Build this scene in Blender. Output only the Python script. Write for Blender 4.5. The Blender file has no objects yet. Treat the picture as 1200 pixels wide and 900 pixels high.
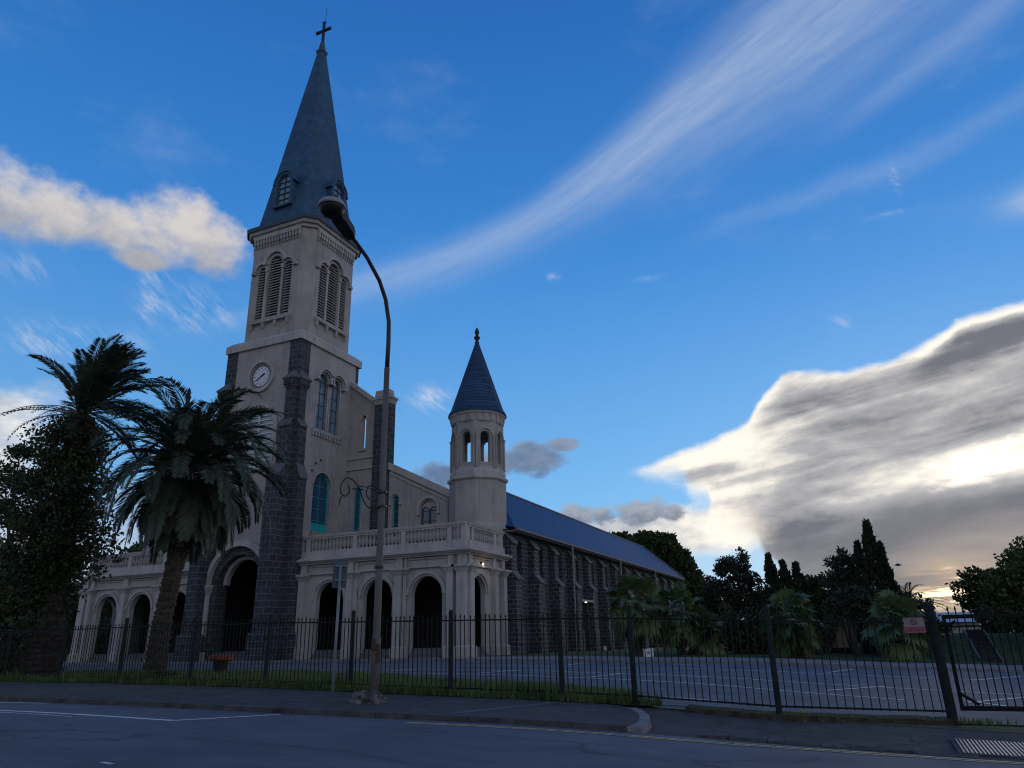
import bpy, math, random
from mathutils import Vector, Matrix
R = math.radians
PI = math.pi
scene = bpy.context.scene
COL = scene.collection

# ------------------------------------------------------------------ camera
cam_d = bpy.data.cameras.new('camera')
cam = bpy.data.objects.new('camera', cam_d)
COL.objects.link(cam)
pit, yaw, rol = R(19.4818), R(24.2070), R(-1.2518)
fw = Vector((-math.sin(yaw)*math.cos(pit), math.cos(yaw)*math.cos(pit), math.sin(pit)))
rt = Vector((math.cos(yaw), math.sin(yaw), 0))
up = rt.cross(fw)
rt2 = rt*math.cos(rol) + up*math.sin(rol)
up2 = up*math.cos(rol) - rt*math.sin(rol)
cam.matrix_world = Matrix(((rt2.x, up2.x, -fw.x, 0), (rt2.y, up2.y, -fw.y, 0), (rt2.z, up2.z, -fw.z, 1.6), (0, 0, 0, 1)))
cam_d.sensor_width = 36
cam_d.lens = 36*853.825/1200
cam_d.clip_end = 6000
scene.camera = cam

# ------------------------------------------------------------------ sky, sun, exposure
SUN_EL, SUN_AZ = R(9), R(7)          # azimuth measured from +Y towards +X
scene.view_settings.view_transform = 'Standard'
scene.view_settings.look = 'None'
scene.view_settings.exposure = 0.4
scene.view_settings.gamma = 1.0
scene.view_settings.use_curve_mapping = False
scene.cycles.filter_width = 1.15

world = bpy.data.worlds.new('World')
scene.world = world
world.use_nodes = True
wt = world.node_tree
for n in list(wt.nodes): wt.nodes.remove(n)

class N:
    """small expression helper for math nodes"""
    nt = None
    def __init__(s, sock): s.s = sock
    @staticmethod
    def op(o, *a, clamp=False):
        n = N.nt.nodes.new('ShaderNodeMath'); n.operation = o; n.use_clamp = clamp
        for i, x in enumerate(a):
            if isinstance(x, N): N.nt.links.new(x.s, n.inputs[i])
            else: n.inputs[i].default_value = x
        return N(n.outputs[0])
    def __add__(s, o): return N.op('ADD', s, o)
    __radd__ = __add__
    def __sub__(s, o): return N.op('SUBTRACT', s, o)
    def __rsub__(s, o): return N.op('SUBTRACT', o, s)
    def __mul__(s, o): return N.op('MULTIPLY', s, o)
    __rmul__ = __mul__
    def __truediv__(s, o): return N.op('DIVIDE', s, o)
def mx(a, b): return N.op('MAXIMUM', a, b)
def mn(a, b): return N.op('MINIMUM', a, b)
def sstep(x, a, b):
    n = N.nt.nodes.new('ShaderNodeMapRange'); n.interpolation_type = 'SMOOTHSTEP'
    N.nt.links.new(x.s, n.inputs[0])
    n.inputs[1].default_value = a; n.inputs[2].default_value = b
    n.inputs[3].default_value = 0; n.inputs[4].default_value = 1
    return N(n.outputs[0])
def vec(x, y, z=0.0):
    n = N.nt.nodes.new('ShaderNodeCombineXYZ')
    for i, v in enumerate((x, y, z)):
        if isinstance(v, N): N.nt.links.new(v.s, n.inputs[i])
        else: n.inputs[i].default_value = v
    return N(n.outputs[0])
def noise(v, scale, detail=5, rough=0.55, dist=0.0):
    n = N.nt.nodes.new('ShaderNodeTexNoise'); n.noise_dimensions = '3D'
    if v is not None: N.nt.links.new(v.s, n.inputs['Vector'])
    n.inputs['Scale'].default_value = scale; n.inputs['Detail'].default_value = detail
    n.inputs['Roughness'].default_value = rough; n.inputs['Distortion'].default_value = dist
    return N(n.outputs['Fac'])
def curve(x, pts, x0, x1, y0, y1):
    n = N.nt.nodes.new('ShaderNodeFloatCurve')
    c = n.mapping.curves[0]
    P = [((px-x0)/(x1-x0), (py-y0)/(y1-y0)) for px, py in pts]
    c.points[0].location = P[0]; c.points[1].location = P[-1]
    for p in P[1:-1]: c.points.new(*p)
    for p in c.points: p.handle_type = 'VECTOR'
    n.mapping.update()
    xn = (x - x0)/(x1-x0)
    N.nt.links.new(xn.s, n.inputs['Value'])
    return N(n.outputs[0])*(y1-y0) + y0
def rgb(c):
    n = N.nt.nodes.new('ShaderNodeRGB'); n.outputs[0].default_value = (*c, 1); return N(n.outputs[0])
def mixc(f, a, b, mode='MIX'):
    n = N.nt.nodes.new('ShaderNodeMix'); n.data_type = 'RGBA'; n.blend_type = mode
    for sock, x in ((n.inputs[0], f), (n.inputs[6], a), (n.inputs[7], b)):
        if isinstance(x, N): N.nt.links.new(x.s, sock)
        elif isinstance(x, tuple): sock.default_value = (*x, 1)
        else: sock.default_value = x
    return N(n.outputs[2])
def gauss(x, c, w):
    d = (x - c)/w
    return N.op('EXPONENT', d*d*(-1.0))

def build_sky():
    N.nt = wt
    nt = wt
    out = nt.nodes.new('ShaderNodeOutputWorld'); bg = nt.nodes.new('ShaderNodeBackground')
    sky = nt.nodes.new('ShaderNodeTexSky'); sky.sky_type = 'NISHITA'; sky.sun_disc = False
    sky.sun_elevation = SUN_EL; sky.sun_rotation = SUN_AZ
    sky.altitude = 300; sky.air_density = 1.0; sky.dust_density = 0.2; sky.ozone_density = 3.0
    bg.inputs['Strength'].default_value = 0.1
    K = 9.0                                  # cloud radiances below are given for strength 1
    tc = nt.nodes.new('ShaderNodeTexCoord')
    nrm = nt.nodes.new('ShaderNodeVectorMath'); nrm.operation = 'NORMALIZE'
    nt.links.new(tc.outputs['Generated'], nrm.inputs[0])
    sp = nt.nodes.new('ShaderNodeSeparateXYZ'); nt.links.new(nrm.outputs[0], sp.inputs[0])
    x, y, z = (N(sp.outputs[i]) for i in range(3))
    d3 = N(nrm.outputs[0])
    az = N.op('ARCTAN2', x, y)*(180/PI)
    el = N.op('ARCSINE', z)*(180/PI)
    # blue sky: atmosphere deepened, as the phone camera shows it
    hs = nt.nodes.new('ShaderNodeHueSaturation')
    hs.inputs['Hue'].default_value = 0.508; hs.inputs['Saturation'].default_value = SKY_SAT; hs.inputs['Value'].default_value = SKY_VAL
    nt.links.new(sky.outputs[0], hs.inputs['Color'])
    c = N(hs.outputs[0])
    tint = curve(el, [(-5, .9), (6, 1.0), (20, 1.0), (40, .72), (60, .5), (90, .45)], -5, 90, 0, 2)
    blue = mixc(1.0, c, vec(tint, tint, tint), 'MULTIPLY')
    base_blue = mixc(sstep(el, 0, 36), (1.8, 4.3, 7.2), (0.38, 2.15, 5.9))
    top_blue = mixc(sstep(el, 22, 60), base_blue, (0.16, 1.02, 3.9))
    col = mixc(SKY_MIX, blue, top_blue)
    # ---- high cirrus
    w1 = noise(vec(az*0.03, el*0.06, 3.0), 6.0, 4, .6)
    ax = az + (w1-0.5)*5; ex = el + (w1-0.5)*2.2
    mid = curve(ax, [(-44, 24.5), (-36.6, 27.3), (-30, 29.4), (-22.3, 32.2), (-17.6, 34.4), (-12.7, 36.8), (-7.8, 39.0), (0.2, 41.6), (8, 43.5), (40, 48)], -44, 40, 20, 50)
    wid = curve(ax, [(-44, 1.0), (-34, 1.7), (-22, 2.0), (-13, 2.8), (-5, 3.8), (4, 4.8), (40, 5.5)], -44, 40, 0, 6)
    t = (ex - mid)/wid
    streak = noise(vec(az*0.05 + el*0.02, (ex-mid)*0.40, 1.7), 2.0, 6, .58)
    fine = noise(vec(az*0.10, (ex-mid)*1.2, 8.0), 1.6, 5, .6)
    tp = mx(t, 0.0)*1.7; tm = mn(t, 0.0)*0.95
    upper_soft = N.op('EXPONENT', (tp*tp + tm*tm)*(-1.0))
    amp = curve(az, [(-44, .15), (-34, .34), (-22, .40), (-10, .55), (0, .62), (10, .5), (40, .2)], -44, 40, 0, 1)
    cir = upper_soft*amp*(0.22 + streak*1.2)*(0.62+fine*0.72)
    m2 = curve(ax, [(-12, 28.6), (-4.6, 30.4), (4.8, 31.0), (10.9, 31.4), (16.6, 32.3), (40, 34)], -12, 40, 20, 50)
    c2 = gauss(ex - m2, 0.0, .9)*sstep(az, -12, 4)*.15*(0.3+streak*1.2)
    m3 = curve(ax, [(0, 33.4), (2.9, 34.2), (11.3, 36.8), (17, 38.2), (40, 42)], 0, 40, 20, 50)
    c3 = gauss(ex - m3, 0.0, .8)*sstep(az, 1, 10)*.17*(0.3+streak*1.2)
    c4 = gauss(az, 17, 2.6)*gauss(el, 26.4, .9)*.7*(0.5+fine)
    veil = noise(vec(az*0.02, el*0.05, 5.5), 3.0, 6, .6)
    veilm = sstep(veil, .52, .85)*sstep(el, 20, 34)*.18
    cirrus = mn(cir + c2 + c3 + c4 + veilm, 1.0)
    # small wind-torn wisps on the left
    wn = noise(vec(az*0.35 + el*0.45, el*0.12 - az*0.10, 2.0), 1.9, 7, .66)
    wis = N(None)
    tot = None
    for a0, e0, sa, se, am in ((-49.6, 23.6, 2.2, 1.4, 1.0), (-53, 23.0, .8, 1.2, .8), (-61, 24.2, 1.8, .9, .5), (-58.5, 20.0, 3.5, 1.0, 1.0), (-54.2, 20.5, 1.2, .6, .7),
                               (-20.3, 27.7, .45, .3, 1.4), (-30.8, 18.2, 1.5, 1.0, 1.2), (7.7, 30.2, .3, .7, 1.1), (6.8, 28.2, 1.4, .18, .5), (2.1, 21.6, .7, .8, .5), (-12, 27, 1.2, .2, .35), (-53, 25.6, 1.0, 1.8, .8), (-40.5, 27, 3.0, .8, .3)):
        g = gauss(az, a0, sa)*gauss(el, e0, se)*am
        tot = g if tot is None else tot + g
    wisps = mn(tot*sstep(wn, .40, .82)*1.4, 1.0)*.75
    light_c = mixc(sstep(el, 10, 40), (0.62*K, 0.64*K, 0.68*K), (0.42*K, 0.50*K, 0.62*K))
    col = mixc(mn(cirrus + wisps, .92), col, light_c)
    # ---- cumulus on the left
    def blob_field(bl):
        f = None
        for a0, e0, sa, se in bl:
            dx = (az - a0)/sa; dy = (el - e0)/se
            v = 1.0 - (dx*dx + dy*dy)
            f = v if f is None else N.op('SMOOTH_MAX', f, v, 0.25)
        return f
    n5 = noise(vec(az*0.35, el*0.5, 12.0), 1.6, 7, .62)
    n1 = noise(vec(az*0.16, el*0.24, 4.0), 1.4, 9, .62)
    n2 = noise(vec(az*0.16, el*0.30, 9.0), 1.8, 7, .58)
    f1 = blob_field([(-65, 28.1, 5.5, 3.0), (-60.0, 28.4, 4.2, 2.4), (-56.2, 28.2, 3.8, 2.0), (-52.0, 29.2, 4.0, 2.9), (-48.6, 28.3, 2.9, 2.5), (-54, 26.5, 2.4, 1.0)])
    cum = sstep(f1 + (n1-0.5)*2.0 + (n5-.5)*.8, -.1, 1.0)
    shade = sstep(n2*.7 + n5*.4 + (el-28.2)*0.11, .25, .85)
    ccol = mixc(shade, (0.33*K, 0.33*K, 0.36*K), (0.60*K, 0.56*K, 0.53*K))
    col = mixc(cum*.94, col, ccol)
    # pale bank low on the left, behind the trees
    lowl = sstep(az*(-1.0) + (n1-.5)*5, 55.5, 60.5)*sstep(17.6 - el + (n1-.5)*5 , 0, 2.5)
    col = mixc(lowl*.9, col, mixc(sstep(n2, .35, .7), (0.42*K, 0.46*K, 0.52*K), (0.80*K, 0.78*K, 0.74*K)))
    lowm = sstep(az*(-1.0), 30, 48)*sstep(12.5 - el + (n1-.5)*5, 0, 7)
    col = mixc(lowm*.8, col, (0.42*K, 0.46*K, 0.54*K))
    # ---- dark scud in the middle
    f2 = blob_field([(-30.6, 12.4, 2.6, 1.6), (-25.6, 13.3, 2.2, 1.2), (-22.6, 13.6, 2.6, 1.5), (-20.2, 14.6, 1.6, .6)])
    sc1 = sstep(f2 + (n1-.5)*2.6 + (n5-.5)*1.8, .0, .95)
    scol = mixc(sstep(n2 + (el-13)*.12, .35, .8), (0.105*K, 0.15*K, 0.25*K), (0.22*K, 0.27*K, 0.36*K))
    col = mixc(sc1*.93, col, scol)
    # ---- pale clear air near the horizon on the right
    lowr = sstep(az, -26, -8)*sstep(9.0-el, 0, 4)
    col = mixc(lowr*.45, col, (0.50*K, 0.60*K, 0.72*K))
    # ---- the long lens-shaped cloud on the right
    q = (az+4)*0.12
    wA = noise(vec(az*0.10, el*0.16 - az*0.02, 6.0), 1.4, 3, .5)
    wB = noise(vec(az*0.22, el*0.40 - az*0.04, 2.0), 1.5, 4, .5)
    aw = az + (wA-.5)*2.4; ew = el + (wB-.5)*0.9
    topc = curve(aw, [(-26, 2.0), (-17.0, 11.6), (-15.2, 12.4), (-12.8, 13.1), (-8.6, 14.2), (-6.2, 15.0), (-5.4, 15.6), (-4.8, 16.5), (-3.4, 17.8), (-2.3, 18.75), (-0.7, 18.7), (1.9, 18.1), (4.7, 18.4), (7.2, 19.2), (8.3, 19.6), (9.2, 20.2), (13.5, 20.6), (20, 21.5), (40, 22), (60, 18)], -26, 60, 0, 30)
    botc = curve(aw, [(-26, 12.2), (-16.5, 12.2), (-15.2, 12.1), (-13.6, 11.2), (-11.0, 10.8), (-10.4, 9.6), (-9.2, 9.2), (-8.6, 6.6), (-5.8, 6.1), (-5.2, 4.9), (-3.2, 2.5), (-1, -2), (60, -2)], -26, 60, -5, 25)
    mot = noise(vec(az*0.42, el*0.85 - az*0.06, 1.7), 1.8, 7, .62, .4)
    dtop = topc - ew
    dbot = ew - botc
    dens = sstep(dtop + (mot-.5)*.30, -.10, .60)*sstep(dbot/(sstep(az*(-1.0), 5.0, 8.0)*2.2 + 1.0) + (mot-.5)*.35, -.15, .7)
    # interior layering follows the slanted lower side of the cloud
    lay = noise(vec(az*0.038, el*0.23 - az*0.030, 3.3), 1.4, 5, .50, .7)
    lay2 = noise(vec(az*0.11, el*0.40 - az*0.04, 7.7), 1.4, 6, .56, .8)
    edge = N.op('EXPONENT', mx(dtop + (lay2-.5)*.8, 0.0)*(-0.95))          # bright silver rim along the top
    edgb = N.op('EXPONENT', mx(dbot, 0.0)*(-0.8))*sstep(az*(-1.0), 5.5, 8.5)
    sx = az - 9.6; sy = el - 10.6 - sx*0.16
    glow = N.op('EXPONENT', (sx*sx*0.035 + sy*sy*0.42)*(-1.0))
    hx = sx*(1.0) ; hot = N.op('EXPONENT', (hx*hx*0.12 + sy*sy*1.3)*(-1.0))*sstep(lay2*.6 + mot*.5, .52, .68)
    gx = az - 5.3 + (wA-.5)*3.0; gy = el - 2.7 + (wB-.5)*2.0
    glow2 = N.op('EXPONENT', (gx*gx*0.20 + gy*gy*0.40)*(-1.0))
    mid_light = gauss(el - 9.6 - (az+3)*0.06, 0.0, 1.7)*sstep(az, -13, -4)
    darkband = gauss(dtop + (lay-.5)*2.0, 2.6, 1.2)*sstep(az, -7, -2)
    lens = gauss(dtop, .35, .55)*sstep(az, 5.5, 8.5)
    b = (lay-.5)*2.1 + (lay2-.5)*1.0 + (mot-.5)*.42 + lens*.8 - gauss(dtop, 1.7, .7)*sstep(az, 5.0, 8.5)*.35 + sstep(az*(-1.0), -1.0, 9.0)*.30 + 0.30 + mid_light*.42 + edge*.75 + edgb*.6 + glow*.55 - darkband*.25
    # darker flat slab low on the right
    slabtop = curve(aw, [(-26, 0), (-6.0, 4.2), (-4.6, 5.6), (-3, 6.8), (0, 8.0), (4, 8.8), (10, 9.4), (20, 10), (60, 10)], -26, 60, 0, 12)
    slab = sstep(slabtop + (wA-.5)*1.6 + (lay2-.5)*1.0 - el, -.9, 1.7)
    warm = sstep(az + (lay-.5)*8, 0, 9)*sstep(8.2 - el + (lay2-.5)*3, 0, 4)
    b = b*(1.0 - slab*.72) - slab*.06
    bcol = mixc(sstep(b, -.10, .55), (0.15*K, 0.152*K, 0.175*K), (0.38*K, 0.375*K, 0.385*K))
    bcol = mixc(sstep(b, .42, 1.15), bcol, (0.90*K, 0.84*K, 0.74*K))
    bcol = mixc(mn(hot*1.2, 1.0), bcol, (1.9*K, 1.7*K, 1.35*K))
    bcol = mixc(slab*warm*.75, bcol, (0.37*K, 0.31*K, 0.27*K))
    col = mixc(dens*.985, col, bcol)
    # ragged darker puffs under its tip and cream bank below
    f4 = blob_field([(-15.0, 7.4, 6.5, 1.6), (-11.5, 7.7, 5.0, 2.0), (-8.0, 7.5, 3.5, 1.9)])
    bank = sstep(f4 + (n1-.5)*1.6 + (mot-.5)*.6, -.2, .8)*(1.0 - slab)*(1.0 - sstep(az + (lay-.5)*6, -10, -5)*dens*.85)
    col = mixc(bank*.9, col, mixc(sstep(n2 + (az+14)*.03, .3, .75), (0.42*K, 0.42*K, 0.44*K), (0.95*K, 0.87*K, 0.74*K)))
    f3 = blob_field([(-19.4, 9.2, 1.7, 1.2), (-17.3, 9.0, 1.2, .8), (-14.3, 9.2, 2.6, 1.2), (-12.0, 9.0, 1.3, .8)])
    sc2 = sstep(f3 + (n5-.5)*3.4, .0, .9)
    col = mixc(sc2*.95, col, mixc(sstep(n5 + (el-8.8)*.2, .3, .8), (0.115*K, 0.14*K, 0.20*K), (0.33*K, 0.35*K, 0.40*K)))
    # glow of the low sun through the gap at the horizon
    streaks = noise(vec(az*0.10, el*0.9, 5.0), 1.7, 5, .6)
    gl = mn(glow2*(sstep(streaks, .34, .58)*.95 + .15), 1.0)
    col = mixc(gl, col, mixc(sstep(gl, .35, .85), (0.70*K, 0.50*K, 0.30*K), (1.5*K, 1.25*K, 0.82*K)))
    # unseen broken cloud added behind and right of the viewer to light walls
    back = sstep(x*.8 - y, -.05, .45)
    nb = noise(d3, 2.6, 6, .58)
    bk = sstep(nb + (0.6-z)*.15, .36, .60)
    bf = mx(.66 + x*.62, .35)
    col = mixc(back*bk*.9, col, mixc(1.0, vec(bf, bf, bf), (FILL_CLOUD[0]*K, FILL_CLOUD[1]*K, FILL_CLOUD[2]*K), 'MULTIPLY'))
    nt.links.new(col.s, bg.inputs['Color'])
    nt.links.new(bg.outputs[0], out.inputs[0])
SKY_SAT, SKY_VAL, SKY_MIX = 1.25, 1.0, 0.75
FILL_CLOUD = (0.52, 0.525, 0.55)  # colour of the added cloud out of view
build_sky()

sun_d = bpy.data.lights.new('sun', 'SUN')
sun_d.energy = 0.18; sun_d.angle = R(12); sun_d.color = (1.0, 0.86, 0.68)
sun = bpy.data.objects.new('sun', sun_d); COL.objects.link(sun)
sd = Vector((math.sin(SUN_AZ)*math.cos(SUN_EL), math.cos(SUN_AZ)*math.cos(SUN_EL), math.sin(SUN_EL)))
sun.rotation_euler = sd.to_track_quat('Z', 'Y').to_euler()
sun.location = (10, 80, 40)

# ------------------------------------------------------------------ materials
def mat(name, color, rough=0.8, var=0.12, scale=3.0, metal=0.0, spec=0.3, bump=0.0, bscale=20, dirt=None, dirt_scale=.8, dirt_rng=(.5, .8), stretch=None, cracks=0.0):
    m = bpy.data.materials.new(name); m.use_nodes = True
    nt = m.node_tree; N.nt = nt
    b = nt.nodes['Principled BSDF']
    tc = nt.nodes.new('ShaderNodeTexCoord'); v = N(tc.outputs['Object'])
    if stretch:
        mp = nt.nodes.new('ShaderNodeMapping'); mp.inputs['Scale'].default_value = stretch
        nt.links.new(v.s, mp.inputs[0]); v = N(mp.outputs[0])
    n = noise(v, scale, 6, .6)
    lo = tuple(c*(1-var*1.6) for c in color); hi = tuple(min(1, c*(1+var*1.6)) for c in color)
    c = mixc(sstep(n, .25, .75), lo, hi)
    if dirt:
        n2 = noise(v, dirt_scale, 7, .65)
        c = mixc(sstep(n2, *dirt_rng), c, dirt)
    if cracks:     # branching cracks, tar seams and oil spots
        w = noise(v, 1.3, 5, .6)
        vo = nt.nodes.new('ShaderNodeTexVoronoi'); vo.feature = 'DISTANCE_TO_EDGE'; vo.inputs['Scale'].default_value = .42
        sx_ = nt.nodes.new('ShaderNodeSeparateXYZ'); nt.links.new(v.s, sx_.inputs[0])
        nt.links.new(vec(N(sx_.outputs[0]) + (w-.5)*1.6, N(sx_.outputs[1]) + (w-.5)*1.2, 0).s, vo.inputs['Vector'])
        msk = sstep(noise(v, .35, 3, .5), .46, .58)
        ck = (1.0 - sstep(N(vo.outputs['Distance']), .004, .016))*msk
        c = mixc(ck*cracks, c, tuple(a*.35 for a in color))
        sp2 = noise(v, 2.6, 2, .4)
        c = mixc(sstep(sp2, .70, .78)*.5, c, tuple(a*.45 for a in color))
        big = noise(v, .22, 4, .6)
        c = mixc(sstep(big, .42, .68)*.4, c, tuple(min(1, a*1.45) for a in color))
    nt.links.new(c.s, b.inputs['Base Color'])
    b.inputs['Roughness'].default_value = rough; b.inputs['Metallic'].default_value = metal
    b.inputs['Specular IOR Level'].default_value = spec
    if bump:
        n3 = noise(v, bscale, 4, .6)
        bp = nt.nodes.new('ShaderNodeBump'); bp.inputs['Strength'].default_value = bump; bp.inputs['Distance'].default_value = .03
        nt.links.new(n3.s, bp.inputs['Height']); nt.links.new(bp.outputs[0], b.inputs['Normal'])
    return m

def wallcoord(nt):
    g = nt.nodes.new('ShaderNodeTexCoord'); s = nt.nodes.new('ShaderNodeSeparateXYZ')
    nt.links.new(g.outputs['Object'], s.inputs[0])
    x, y, z = (N(s.outputs[i]) for i in range(3))
    return x, y, z

def masonry(name, c1, c2, mortar, bw, bh, ms=.018, rough=.85, bump=.6, mortar_patch=True, jitter=.02):
    m = bpy.data.materials.new(name); m.use_nodes = True
    nt = m.node_tree; N.nt = nt
    b = nt.nodes['Principled BSDF']
    x, y, z = wallcoord(nt)
    nz = noise(vec(x, y, z), 1.2, 3, .5); nj = noise(vec(x, y, z), 6, 3, .5)
    v = vec(x + y + (nj-.5)*jitter*2, z + (nz-.5)*jitter*2, 0)
    br = nt.nodes.new('ShaderNodeTexBrick'); nt.links.new(v.s, br.inputs['Vector'])
    br.inputs['Scale'].default_value = 1; br.inputs['Brick Width'].default_value = bw; br.inputs['Row Height'].default_value = bh
    br.inputs['Mortar Size'].default_value = ms; br.inputs['Mortar Smooth'].default_value = .2; br.inputs['Bias'].default_value = 0
    br.inputs['Color1'].default_value = (*c1, 1); br.inputs['Color2'].default_value = (*c2, 1); br.inputs['Mortar'].default_value = (*mortar, 1)
    c = N(br.outputs['Color'])
    if mortar_patch:      # mortar washed out in places
        pn = noise(vec(x, y, z), .9, 5, .6)
        c = mixc(sstep(pn, .48, .68)*.6, c, tuple((a+d)/2 for a, d in zip(c1, c2)))
    sn = noise(vec(x, y, z), 7, 6, .65)
    c = mixc(sstep(sn, .3, .75)*.55, c, tuple(min(1, a*1.9) for a in c2))
    st = noise(vec(x*.6, y*.6, z*.18), 1.5, 5, .6)
    c = mixc(sstep(st, .55, .8)*.5, c, tuple(a*.45 for a in c1))
    nt.links.new(c.s, b.inputs['Base Color'])
    b.inputs['Roughness'].default_value = rough; b.inputs['Specular IOR Level'].default_value = .25
    h = (1.0 - N(br.outputs['Fac'])) + sn*.6
    bp = nt.nodes.new('ShaderNodeBump'); bp.inputs['Strength'].default_value = bump; bp.inputs['Distance'].default_value = .03
    nt.links.new(h.s, bp.inputs['Height']); nt.links.new(bp.outputs[0], b.inputs['Normal'])
    return m

def stucco(name, c, coarse=True):
    m = bpy.data.materials.new(name); m.use_nodes = True
    nt = m.node_tree; N.nt = nt
    b = nt.nodes['Principled BSDF']
    x, y, z = wallcoord(nt)
    n1 = noise(vec(x, y, z), .55, 6, .62); n2 = noise(vec(x*1.6, y*1.6, z*.22), 1.4, 6, .65); n3 = noise(vec(x, y, z), 18, 4, .6)
    col = mixc(sstep(n1, .3, .72), tuple(a*.86 for a in c), tuple(a*1.10 for a in c))
    col = mixc(sstep(n2, .47, .74)*.62, col, tuple(a*k for a, k in zip(c, (.58, .55, .51))))
    n4 = noise(vec(x*3.0, y*3.0, z*.12), 1.3, 5, .6)
    col = mixc(sstep(n4, .60, .75)*.26, col, tuple(a*.45 for a in c))
    n6 = noise(vec(x, y, z*.7), .35, 5, .6)
    col = mixc(sstep(2.6 + n6*2.0 - z*1.0, .0, 2.0)*.30, col, tuple(a*.5 for a in c))     # grime rising from the ground     # rain streaks
    nt.links.new(col.s, b.inputs['Base Color'])
    b.inputs['Roughness'].default_value = .88; b.inputs['Specular IOR Level'].default_value = .2
    h = n3
    if coarse:      # faint plastered-over brick courses
        br = nt.nodes.new('ShaderNodeTexBrick'); nt.links.new(vec(x+y, z, 0).s, br.inputs['Vector'])
        br.inputs['Scale'].default_value = 1; br.inputs['Brick Width'].default_value = .62; br.inputs['Row Height'].default_value = .24
        br.inputs['Mortar Size'].default_value = .02; br.inputs['Mortar Smooth'].default_value = .8
        h = (1.0 - N(br.outputs['Fac']))*.6 + n3*.5
    bp = nt.nodes.new('ShaderNodeBump'); bp.inputs['Strength'].default_value = .35; bp.inputs['Distance'].default_value = .03
    nt.links.new(h.s, bp.inputs['Height']); nt.links.new(bp.outputs[0], b.inputs['Normal'])
    return m

def roofing(name, c, rw, rh, rough=.5, bump=.8, scallop=False, spec=.5, along='y'):
    m = bpy.data.materials.new(name); m.use_nodes = True
    nt = m.node_tree; N.nt = nt
    b = nt.nodes['Principled BSDF']
    x, y, z = wallcoord(nt)
    u = y if along == 'y' else (x + y if along == 'xy' else N.op('ARCTAN2', x, y)*1.3)
    br = nt.nodes.new('ShaderNodeTexBrick'); nt.links.new(vec(u, z, 0).s, br.inputs['Vector'])
    br.inputs['Scale'].default_value = 1; br.inputs['Brick Width'].default_value = rw; br.inputs['Row Height'].default_value = rh
    br.inputs['Mortar Size'].default_value = .022; br.inputs['Mortar Smooth'].default_value = .5
    br.inputs['Color1'].default_value = (*[a*.8 for a in c], 1); br.inputs['Color2'].default_value = (*[a*1.2 for a in c], 1)
    br.inputs['Mortar'].default_value = (*[a*.6 for a in c], 1)
    n1 = noise(vec(x, y, z), .5, 6, .65)
    col = mixc(sstep(n1, .42, .75)*.6, N(br.outputs['Color']), tuple(a*.65+.018 for a in c))
    n2 = noise(vec(x*2, y*2, z*.3), 1.2, 5, .6)
    col = mixc(sstep(n2, .52, .75)*.4, col, tuple(a*1.25+.012 for a in c))
    nt.links.new(col.s, b.inputs['Base Color'])
    b.inputs['Roughness'].default_value = rough; b.inputs['Specular IOR Level'].default_value = spec
    fz = N.op('FRACT', z/rh)
    h = (1.0 - N(br.outputs['Fac'])) + (1.0 - fz)*.7
    bp = nt.nodes.new('ShaderNodeBump'); bp.inputs['Strength'].default_value = bump; bp.inputs['Distance'].default_value = .04
    nt.links.new(h.s, bp.inputs['Height']); nt.links.new(bp.outputs[0], b.inputs['Normal'])
    return m

def emit(name, c, s):
    m = bpy.data.materials.new(name); m.use_nodes = True
    b = m.node_tree.nodes['Principled BSDF']; b.inputs['Base Color'].default_value = (*c, 1)
    b.inputs['Emission Color'].default_value = (*c, 1); b.inputs['Emission Strength'].default_value = s
    return m
def glass(name, c, rough=.06):
    m = bpy.data.materials.new(name); m.use_nodes = True
    nt = m.node_tree; N.nt = nt; b = nt.nodes['Principled BSDF']
    b.inputs['Base Color'].default_value = (*c, 1); b.inputs['Roughness'].default_value = rough; b.inputs['Specular IOR Level'].default_value = .9
    x, y, z = wallcoord(nt)
    n = noise(vec(x, y, z), 1.4, 3, .5)
    bp = nt.nodes.new('ShaderNodeBump'); bp.inputs['Strength'].default_value = .15; bp.inputs['Distance'].default_value = .05
    nt.links.new(n.s, bp.inputs['Height']); nt.links.new(bp.outputs[0], b.inputs['Normal'])
    return m
def leafmat(name, c, c2, rough=.55, scale=.7, trans=.25):
    m = bpy.data.materials.new(name); m.use_nodes = True
    nt = m.node_tree; N.nt = nt; b = nt.nodes['Principled BSDF']
    x, y, z = wallcoord(nt)
    n = noise(vec(x, y, z), scale, 4, .6)
    ri = nt.nodes.new('ShaderNodeNewGeometry')
    k = N(ri.outputs['Random Per Island'])
    col = mixc(mn(mx(sstep(n, .3, .7)*.6 + k*.5, 0.0), 1.0), c, c2)
    nt.links.new(col.s, b.inputs['Base Color'])
    b.inputs['Roughness'].default_value = rough; b.inputs['Specular IOR Level'].default_value = .3
    if trans:
        tr = nt.nodes.new('ShaderNodeBsdfTranslucent'); nt.links.new(col.s, tr.inputs[0])
        mxs = nt.nodes.new('ShaderNodeMixShader'); mxs.inputs[0].default_value = trans
        nt.links.new(b.outputs[0], mxs.inputs[1]); nt.links.new(tr.outputs[0], mxs.inputs[2])
        nt.links.new(mxs.outputs[0], nt.nodes['Material Output'].inputs[0])
    return m

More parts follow.
